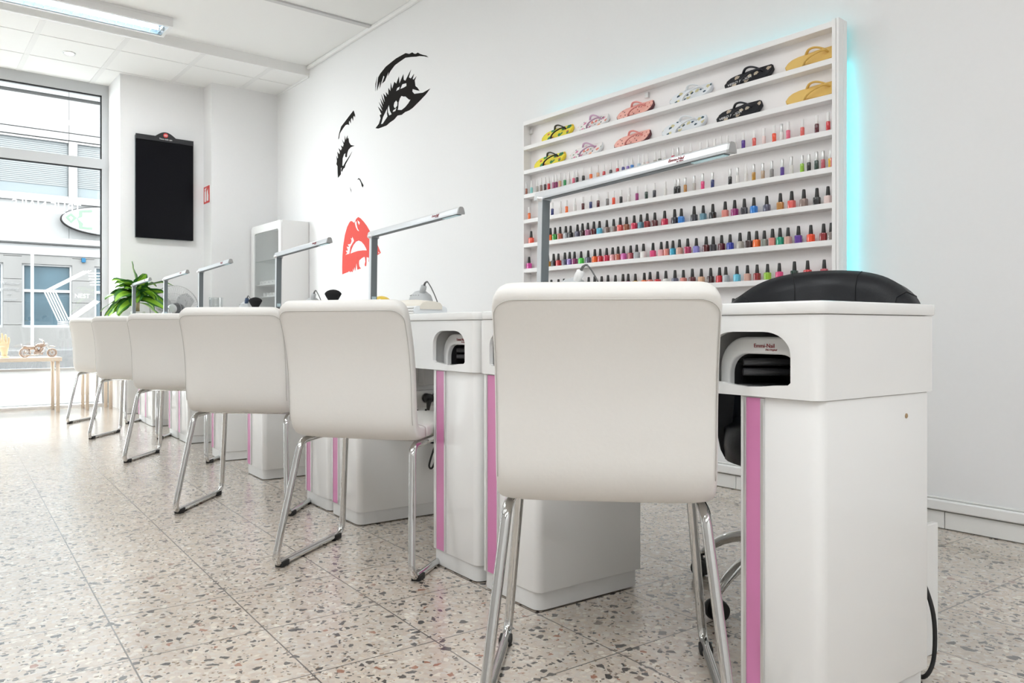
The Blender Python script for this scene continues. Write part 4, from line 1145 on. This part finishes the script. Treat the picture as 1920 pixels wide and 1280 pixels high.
def brush(label, k, lx, ly, s=1.0):
    t = thing('dust_brush', label, 'brush', on_desk(k, lx, ly), R(48), 'fan-shaped dust brushes')
    m = MB(); m.lathe([(.022, 0), (.024, .004), (.020, .03), (.012, .055), (.012, .078)], 20); m.out('handle', white_pl, t, smooth=50)
    m = MB(); m.lathe([(.0135, .074), (.020, .083), (.030, .101), (.0375, .116), (.0350, .123), (.026, .131), (.013, .1365), (.001, .138)], 28, sx=1.1, sy=.55); m.out('bristles', M('black_bristle', (.006, .006, .007), .9), t, smooth=60)
    return t
brush('fan-shaped black dust brush beside the grey drill on third desk', 2, .640, .215)
brush('fan-shaped black dust brush on the fourth desk', 3, 1.05, .20)

m = MB(); m.ball((0, 0, .0465), .050, sz=.93, seg=28)
yb_ = m.out('yellow_ornament', M('yellow_gloss', '#eccb4c', .3, coat=.3), loc=on_desk(2, 1.085, .25))
tag(yb_, 'round yellow ornament with dark and white spots beside the lamp post', 'ornament')
m = MB()
for (x, y, z, r) in ((-.008, -.042, .064, .006), (-.022, -.036, .062, .005)): m.ball((x, y, z), r, seg=10)
m.out('dark_spot', black_pl, yb_)
m = MB(); m.ball((.016, -.036, .066), .010, seg=12, sz=.8); m.ball((.030, -.024, .070), .008, seg=12); m.out('white_spot', white_pl, yb_)

# sockets, plug boxes and cords on the inner side of the second desk's far pedestal
d1 = desks[1]
xx = .264
ps = thing('socket_strip', 'white socket strip with two black plugs under the second desk', 'socket strip', on_desk(1, xx, .22, .45), ROW_ANG)
m = MB(); m.box(0, .030, 0, .165, 0, .065, bev=.004); m.out('strip_body', white_pl, ps)
for y in (.06, .105, .15):
    m = MB(); m.cyl((.028, y, .033), (.034, y, .033), .021, 20); m.out('socket', M('socket_grey', (.45, .45, .45), .5), ps)
for y in (.06, .105):
    m = MB(); m.cyl((.034, y, .034), (.062, y, .034), .019, 18); m.tube([(.058, y, .03), (.062, y - .004, .012), (.064, y - .008, -.012)], [.013, .009, .006], 12); m.out('plug', black_pl, ps)
m = MB(); m.box(0, .05, 0, .09, 0, .085, bev=.006)
tag(m.out('adapter_box', M('adapter_grey', (.50, .50, .50), .5), loc=on_desk(1, xx, .26, .535), rotz=ROW_ANG), 'grey adapter box above the socket strip under the second desk', 'adapter')
m = MB()
c = Vector(on_desk(1, .30, .28, .0))
def cp(dx, dy, z):
    v = on_desk(1, .268 + dx, .30 + dy, z); return v
m.tube(crom([cp(.03, -.02, .44), cp(.03, -.03, .38), cp(.02, -.02, .33), cp(.02, .02, .30), cp(.02, .05, .34), cp(.02, .045, .40)], 6), .0042, 8)
m.tube(crom([cp(.02, .045, .40), cp(.02, .05, .33), cp(.02, .035, .25), cp(.02, .015, .20), cp(.02, 0, .21), cp(.02, .02, .27), cp(.02, .04, .31)], 6), .0042, 8)
m.tube(crom([cp(.03, -.06, .44), cp(.03, -.07, .39), cp(.03, -.10, .36), cp(.03, -.13, .37), cp(.03, -.15, .43)], 6), .0042, 8)
tag(m.out('cable_loop', rubber_m), 'looped black cables hanging from the sockets under the second desk', 'cables')

# crystal tumbler
m = MB(); m.lathe([(.036, 0), (.040, .004), (.046, .15), (.047, .162), (.043, .162), (.037, .012), (.001, .010)], 16)
tag(m.out('tumbler', crystal_m, loc=on_desk(3, .245, .19)), 'clear cut-crystal tumbler standing on the fourth desk', 'tumbler')

# ------------------------------------------------------------------ pedestal fan
fan = thing('pedestal_fan', 'silver pedestal fan with round wire grille by the window pillar', 'fan', (-7.95, 2.16, 0), R(56))
FH = .955
def face(p): return (p[0], p[1], FH + p[2])
m = MB(); m.lathe([(.14, 0), (.145, .012), (.138, .022), (.03, .035), (.022, .06)], 32); m.cyl((0, 0, .04), (0, 0, FH - .06), .014, 14); m.out('stand', alu_m, fan)
m = MB(); m.tube([face((0, -.02, 0)), face((0, .03, 0)), face((0, .10, 0)), face((0, .14, 0))], [.05, .062, .055, .03], 20); m.out('motor', M('motor_dark', (.05, .055, .07), .4), fan)
wire = M('grille_wire', (.55, .55, .55), .3, metal=.6)
m = MB()
RF = .228
for r_, yy in ((RF, -.04), (RF * .66, -.075), (RF * .36, -.085), (RF, -.03)):
    m.tube([face((r_ * math.cos(2 * PI * k / 48), yy, r_ * math.sin(2 * PI * k / 48))) for k in range(48)], .0022 if r_ < RF else .004, 6, closed=True)
for k in range(60):
    a = 2 * PI * k / 60; c_, s_ = math.cos(a), math.sin(a)
    m.tube([face((.04 * c_, -.088, .04 * s_)), face((RF * .5 * c_, -.083, RF * .5 * s_)), face((RF * .85 * c_, -.062, RF * .85 * s_)), face((RF * c_, -.036, RF * s_)), face((RF * .8 * c_, .01, RF * .8 * s_)), face((.06 * c_, .03, .06 * s_))], .0008, 4)
m.out('grille', wire, fan)
m = MB(); m.lathe([(.044, 0), (.046, .006), (.044, .014), (.02, .018), (.001, .018)], 28, mtx=T(0, -.088, FH) @ RX(R(90))); m.out('badge', M('fan_badge', (.66, .67, .68), .35, metal=.3), fan)
for q in range(3):
    a0 = R(38 + 120 * q); m = MB(); A_ = []; 
    N1, N2 = 7, 7
    g = [[None] * (N2 + 1) for _ in range(N1 + 1)]
    for i in range(N1 + 1):
        r_ = .03 + .165 * i / N1
        for j in range(N2 + 1):
            wv_ = (j / N2 - .5) * (.5 + .75 * math.sin(PI * min(1, i / N1 * .95 + .1)))
            a = a0 + wv_
            g[i][j] = m.bm.verts.new(face((r_ * math.cos(a), -.02 - .045 * (j / N2 - .5), r_ * math.sin(a))))
    for i in range(N1):
        for j in range(N2): m.bm.faces.new((g[i][j], g[i + 1][j], g[i + 1][j + 1], g[i][j + 1]))
    bmesh.ops.solidify(m.bm, geom=m.bm.faces[:], thickness=.002)
    m.out('blade', fan_blade_m, fan, smooth=60)

# ------------------------------------------------------------------ corner plant
plant = thing('potted_plant', 'leafy green dracaena with striped leaves on the window-end desk', 'plant', on_desk(5, .065, .135))
m = MB(); m.lathe([(.048, 0), (.050, .004), (.062, .105), (.064, .112), (.058, .112), (.055, .10), (.001, .10)], 28); m.out('pot', white_pl, plant)
m = MB(); m.lathe([(.054, .096), (.054, .102), (.001, .105)], 24); m.out('soil', M('soil', (.05, .035, .025), .95, noise=.3, nscale=60), plant)
m = MB(); m.tube([(0, 0, .10), (.003, 0, .17), (-.003, .003, .24), (0, 0, .30)], [.017, .016, .015, .013], 12); m.out('trunk', M('cane', (.55, .42, .28), .8, noise=.15, nscale=30), plant)
g1 = M('leaf_green', '#3a7030', .38, noise=.12, nscale=14); g2 = M('leaf_lime', '#8fbf3a', .38, noise=.1, nscale=14)
m = MB()
rnd = random.Random(11)
def leaf(base, az, el, L, W, droop, roll):
    d = Vector((math.cos(az) * math.cos(el), math.sin(az) * math.cos(el), math.sin(el)))
    p = Vector(base); n = 9; rows = []
    for i in range(n + 1):
        s = i / n
        side = d.cross(Vector((0, 0, 1)))
        if side.length < .05: side = Vector((-math.sin(az), math.cos(az), 0))
        side.normalize(); side = Matrix.Rotation(roll, 3, d) @ side
        up = side.cross(d)
        w = W * (math.sin(PI * min(1, (s * .92 + .08)) ** .8) ** .8 if s < 1 else 0.02) + .003
        wave = .006 * math.sin(s * 14 + az * 3)
        row = []
        for x, z in ((-1, .16), (-.5, .05), (0, 0), (.5, .05), (1, .16)):
            q = p + side * x * w + up * (z * w + wave * abs(x))
            if q.y > -.13: q.x = max(q.x, -.27)
            q.z = max(q.z, .02)
            row.append(m.bm.verts.new(q))
        rows.append(row)
        p = p + d * (L / n)
        d = (d + Vector((0, 0, -1)) * droop / n * (1 + s)).normalized()
    for A, B in zip(rows, rows[1:]):
        for k in range(4):
            f = m.bm.faces.new((A[k], A[k + 1], B[k + 1], B[k])); f.smooth = True; f.material_index = 1 if k in (1, 2) else 0
# the crown leans to the light
spec = [(R(-110), R(80), .34, .045, .1), (R(-150), R(40), .34, .05, .8), (R(-95), R(30), .36, .05, 1.0), (R(-80), R(50), .33, .05, .9), (R(-120), R(20), .38, .05, 1.0), (R(-60), R(20), .32, .048, 1.2),
        (R(-100), R(5), .40, .052, .9), (R(-75), R(-10), .36, .05, .9), (R(-40), R(40), .30, .045, .9), (R(0), R(60), .28, .045, .7), (R(60), R(30), .34, .045, .8), (R(80), R(40), .40, .04, .9)]
for az, el, L, W, dr in spec:
    leaf((rnd.uniform(-.01, .01), rnd.uniform(-.01, .01), rnd.uniform(.22, .30)), az, el, L * .84, W * 1.45, dr, rnd.uniform(-.5, .5))
for k in range(22):
    az = R(-140 + 265 * (k * .618 % 1)); el = R(rnd.uniform(-25, 65))
    leaf((0, 0, rnd.uniform(.19, .31)), az, el, rnd.uniform(.20, .34), rnd.uniform(.042, .058), rnd.uniform(.5, 1.7), rnd.uniform(-.6, .6))
m.out('foliage', [g1, g2], plant)

# ------------------------------------------------------------------ window tables and what stands on them
def table(label, x0, x1, y0, y1, h):
    t = thing('side_table', label, 'table', ((x0 + x1) / 2, (y0 + y1) / 2, 0), 0, 'birch tables under the window')
    hx, hy = (x1 - x0) / 2, (y1 - y0) / 2
    m = MB(); m.box(-hx, hx, -hy, hy, h - .036, h, bev=.004); m.out('tabletop', wood_m, t)
    for sx in (-1, 1):
        for sy in (-1, 1):
            m = MB(); m.cyl((sx * (hx - .03), sy * (hy - .03), 0), (sx * (hx - .03), sy * (hy - .03), h - .036), .0155, 16); m.out('leg', wood_m, t)
    return t
TZ = .503
table('pale birch table by the window holding the hand and motorcycle', -8.56, -8.20, .18, 1.235, TZ)
table('pale birch table under the window behind the farthest chair', -8.50, -8.22, 1.42, 1.68, .47)

# mannequin hand
hand = thing('display_hand', 'cream mannequin hand standing fingers up on the window table', 'mannequin hand', (-8.34, .80, TZ), R(62))
def skin(name, chains, mat, parent):
    me = bpy.data.meshes.new(name); vs = []; es = []; rad = []
    for ch in chains:
        prev = None
        for (p, r_, link) in ch:
            if link is not None and prev is None: prev = link; continue
            vs.append(p); rad.append(r_)
            if prev is not None: es.append((prev, len(vs) - 1))
            prev = len(vs) - 1
    me.from_pydata(vs, es, []); o = bpy.data.objects.new(name, me); COL.objects.link(o); o.parent = parent
    o.modifiers.new('skin', 'SKIN'); ss = o.modifiers.new('sub', 'SUBSURF'); ss.levels = 2; ss.render_levels = 2
    lay = me.skin_vertices[0] if me.skin_vertices else None
    for i, r_ in enumerate(rad):
        me.skin_vertices[0].data[i].radius = r_ if isinstance(r_, tuple) else (r_, r_)
    me.skin_vertices[0].data[0].use_root = True
    me.materials.append(mat)
    for pl in me.polygons: pl.use_smooth = True
    return o
hm = M('mannequin_cream', (.80, .66, .44), .5)
chains = [[((0, 0, .012), (.030, .024), None), ((0, 0, .05), (.028, .021), None), ((0, 0, .09), (.042, .019), None), ((0, 0, .128), (.046, .016), None)]]
root_i = 3
for x, z0, L1, tilt in ((-.034, .130, .074, -.10), (-.012, .136, .086, -.03), (.012, .134, .080, .04), (.034, .124, .062, .13)):
    s_, c_ = math.sin(tilt), math.cos(tilt)
    chains.append([(None, None, root_i), ((x * .95, 0, z0), .0105, None), ((x + s_ * L1 * .45, -.003, z0 + c_ * L1 * .45), .0100, None), ((x + s_ * L1 * .75, -.008, z0 + c_ * L1 * .75), .0092, None), ((x + s_ * L1, -.014, z0 + c_ * L1), .0070, None)])
chains.append([(None, None, 2), ((-.046, -.008, .085), .013, None), ((-.064, -.016, .108), .0112, None), ((-.074, -.022, .130), .0098, None), ((-.079, -.024, .148), .0072, None)])
skin('hand', chains, hm, hand)
m = MB(); m.lathe([(.040, 0), (.042, .004), (.038, .014), (.028, .018)], 28); m.out('base', hm, hand)

# metal motorcycle model
mc = thing('model_motorcycle', 'small coppery metal model motorcycle on the window table', 'model motorcycle', (-8.32, 1.06, TZ), R(90))
cop = M('copper_steel', (.52, .40, .33), .28, metal=.9); stl = M('polished_steel', (.66, .63, .60), .2, metal=.95)
for x, r_ in ((-.105, .040), (.110, .036)):
    m = MB(); m.tube([(x + r_ * math.cos(2 * PI * k / 32), 0, r_ + .004 + r_ * math.sin(2 * PI * k / 32)) for k in range(32)], .0065, 10, closed=True)
    m.tube([(x + r_ * .7 * math.cos(2 * PI * k / 24), 0, r_ + .004 + r_ * .7 * math.sin(2 * PI * k / 24)) for k in range(24)], .0025, 8, closed=True)
    m.cyl((x, -.010, r_ + .004), (x, .010, r_ + .004), .009, 12)
    for k in range(8):
        a = 2 * PI * k / 8; m.cyl((x, 0, r_ + .004), (x + r_ * math.cos(a), 0, r_ + .004 + r_ * math.sin(a)), .0016, 6)
    m.out('wheel', cop, mc)
m = MB()
for s in (-1, 1):
    m.tube([(.110, s * .011, .040), (.080, s * .011, .090), (.052, s * .011, .128)], .0036, 8)
    m.tube([(-.105, s * .012, .044), (-.05, s * .012, .05), (.0, s * .012, .035), (.045, s * .012, .05), (.06, s * .008, .10)], .003, 8)
    m.tube([(-.105, s * .012, .044), (-.075, s * .012, .085), (-.02, s * .010, .085), (.055, s * .006, .115)], .003, 8)
m.tube([(-.10, 0, .085), (-.125, 0, .095), (-.132, 0, .125)], .003, 8)
m.out('frame', stl, mc)
m = MB(); m.tube([(.050, 0, .126), (.040, .022, .150), (.018, .045, .165)], .004, 8); m.tube([(.050, 0, .126), (.040, -.022, .150), (.018, -.045, .165)], .004, 8); m.ball((.068, 0, .118), .011); m.tube([(.085, 0, .100), (.12, 0, .101), (.140, 0, .094)], [.004, .005, .002], 8); m.out('handlebar', stl, mc)
m = MB(); m.ball((.020, 0, .110), .026, sx=1.55, sy=.7, sz=.75); m.out('fuel_tank', cop, mc)
m = MB(); m.tube([(-.115, 0, .098), (-.085, 0, .092), (-.05, 0, .086), (-.015, 0, .094)], [.012, .018, .019, .011], 12); m.out('saddle', cop, mc)
m = MB(); m.box(-.035, .036, -.018, .018, .024, .054, bev=.005); m.cyl((-.005, 0, .05), (-.024, 0, .088), .015, 12); m.cyl((.012, 0, .05), (.034, 0, .088), .015, 12); m.cyl((-.005, -.020, .040), (-.005, .020, .040), .014, 14); m.out('engine', cop, mc)
m = MB(); m.tube([(.03, -.018, .06), (.02, -.02, .03), (-.03, -.02, .022), (-.10, -.02, .026)], [.004, .005, .006, .007], 10); m.out('exhaust', stl, mc)

# ------------------------------------------------------------------ screen and sign on the pillars
tv = thing('wall_screen', 'tall black screen in portrait format hung on the white pillar', 'screen', (-8.12, 2.10, 1.64))
def yz_box(m, y0, y1, z0, z1, x0, x1, bev=0): m.box(x0, x1, y0, y1, z0, z1, bev=bev)
m = MB(); m.box(.002, .045, -.268, .258, -.0, .985, bev=.004); m.out('casing', M('screen_casing', (.05, .07, .09), .35), tv)
m = MB(); m.box(.044, .050, -.27, .262, .0, .985, bev=.002); m.out('screen', M('screen_glass', (.006, .006, .008), .10, spec=.12), tv)
m = MB()
hdr = [(-.27, .945), (.262, .945), (.262, .992), (.095, .992)] + [(.095 - .19 * k / 10 - 0, .992 + .048 * math.sin(PI * k / 10)) for k in range(1, 10)] + [(-.095, .992), (-.27, .992)]
m.shape([hdr], .008, T(.047, 0, 0) @ YZ); hd = m.out('header', M('header_black', (.02, .021, .024), .4), tv)
m = MB(); m.shape([ellipse(0.0, 1.008, .022, .022, 24)], .0015, T(.0552, 0, 0) @ YZ); m.out('logo', M('logo_red', '#d93a36', .5), hd)
m = MB(); m.shape([ellipse(-.006, 1.008, .008, .009, 16), ellipse(-.006, 1.008, .005, .006, 16)[::-1]], .001, T(.0568, 0, 0) @ YZ); m.shape([ellipse(.007, 1.008, .008, .009, 16), ellipse(.007, 1.008, .005, .006, 16)[::-1]], .001, T(.0568, 0, 0) @ YZ)
m.text('Time nails spa', .021, .001, T(.0556, 0, .970) @ YZ); m.out('header_print', text_white, hd)

sgn = thing('fire_sign', 'small red fire extinguisher sign on the pillar edge', 'sign', (-8.0, 2.475, 2.10))
m = MB(); m.box(-.100, .075, -.004, 0, -.080, .088); m.out('plate', M('sign_red', '#d2403a', .5), sgn)
m = MB()
m.shape([rrect(-.07, -.025, -.065, .045, .012)], .001, T(0, -.0042, 0) @ XZ); m.shape([[(-.055, .045), (-.04, .045), (-.01, .075), (-.04, .07), (-.07, .065)]], .001, T(0, -.0042, 0) @ XZ)
m.shape([[(.0, -.06), (.05, -.06), (.055, -.01), (.04, .02), (.045, .06), (.02, .03), (.005, .055), (.0, .01), (-.005, -.03)]], .001, T(0, -.0042, 0) @ XZ)
m.out('pictogram', text_white, sgn)

# ------------------------------------------------------------------ corner display cabinet
cab = thing('display_cabinet', 'white display cabinet with glass shelves standing in the room corner', 'cabinet', (-7.08, 2.88, 0))
CW, CDp, CHt = .765, .262, 1.79
cwm = M('cabinet_white', (.83, .83, .82), .35)
m = MB(); m.box(-.018, 0, 0, CDp, 0, CHt, bev=.002); m.out('side_panel', cwm, cab)
m = MB(); m.box(-CW, -CW + .018, 0, CDp, 0, CHt, bev=.002); m.out('side_panel', cwm, cab)
m = MB(); m.box(-CW + .0185, -.0185, .001, CDp - .001, CHt - .018, CHt - .010, bev=.001); m.out('top_panel', frosted, cab)
m = MB(); m.box(-CW + .0185, -.0185, CDp - .008, CDp - .002, 0, CHt - .0185); m.out('back_panel', M('cabinet_back', (.86, .86, .86), .5), cab)
m = MB(); m.shape([rrect(-CW + .003, -.003, .003, CHt - .003, .03), rrect(-CW + .075, -.055, .08, CHt - .075, .035)[::-1]], .018, T(0, 0, 0) @ XZ, bev=.002); m.out('door_frame', cwm, cab)
m = MB(); m.box(-CW + .07, -.05, -.011, -.007, .075, CHt - .07); m.out('door_glass', glass_mat('door_glass', (.97, .98, .98), .14), cab)
for z in (1.44, .80, .50): m = MB(); m.box(-CW + .02, -.02, .02, CDp - .01, z - .004, z, bev=.001); m.out('shelf', glass_mat('shelf_glass', (.86, .92, .90), .12), cab)
for z in (1.205, 1.085): m = MB(); m.box(-CW + .02, -.02, .02, CDp - .01, z - .010, z, bev=.001); m.out('shelf', cwm, cab)
jarm = M('jar_white', (.84, .84, .83), .3)
base_j = None
for k in range(7):
    x = -7.08 - .13 - k * .082
    if base_j is None:
        m = MB(); m.lathe([(.020, 0), (.022, .003), (.022, .022), (.018, .026)], 16); j = m.out('cream_jar', jarm)
        m = MB(); m.lathe([(.022, .0255), (.023, .027), (.023, .034), (.020, .036)], 16); m.out('lid', white_pl, j); base_j = j
    else: j = copy_tree(base_j)
    j.location = (x, 2.96, 1.0855)
    tag(j, f'small white jar on the lower cabinet shelf, {ORD[k + 1]} from the mural side', 'jar', 'jars in the display cabinet')
base_j = None
for k in range(6):
    x = -7.08 - .12 - k * .098
    if base_j is None:
        m = MB(); m.box(-.045, .045, -.02, .02, 0, .034, bev=.002); j = m.out('nail_tip_box', jarm)
        m = MB(); m.box(-.014, .010, -.0208, -.0198, .012, .022); m.out('print', text_grey, j); base_j = j
    else: j = copy_tree(base_j)
    j.location = (x, 2.93, 1.2055)
    tag(j, f'small white box on the upper cabinet shelf, {ORD[k + 1]} from the mural side', 'box', 'boxes in the display cabinet')

# ------------------------------------------------------------------ sky portal and render look
pd = bpy.data.lights.new('window_portal', 'AREA'); pd.shape = 'RECTANGLE'; pd.size = 4.4; pd.size_y = 3.05; pd.cycles.is_portal = True
po = bpy.data.objects.new('window_portal', pd); COL.objects.link(po)
po.location = (XWIN - .10, -.60, 1.56); po.rotation_euler = (R(90), 0, R(-90))
vs = scene.view_settings
vs.view_transform = 'Standard'; vs.look = 'None'; vs.gamma = 1; vs.use_curve_mapping = False
vs.exposure = 0.99
scene.cycles.use_denoising = True
scene.cycles.max_bounces = 10
scene.cycles.diffuse_bounces = 6
scene.cycles.sample_clamp_indirect = 6
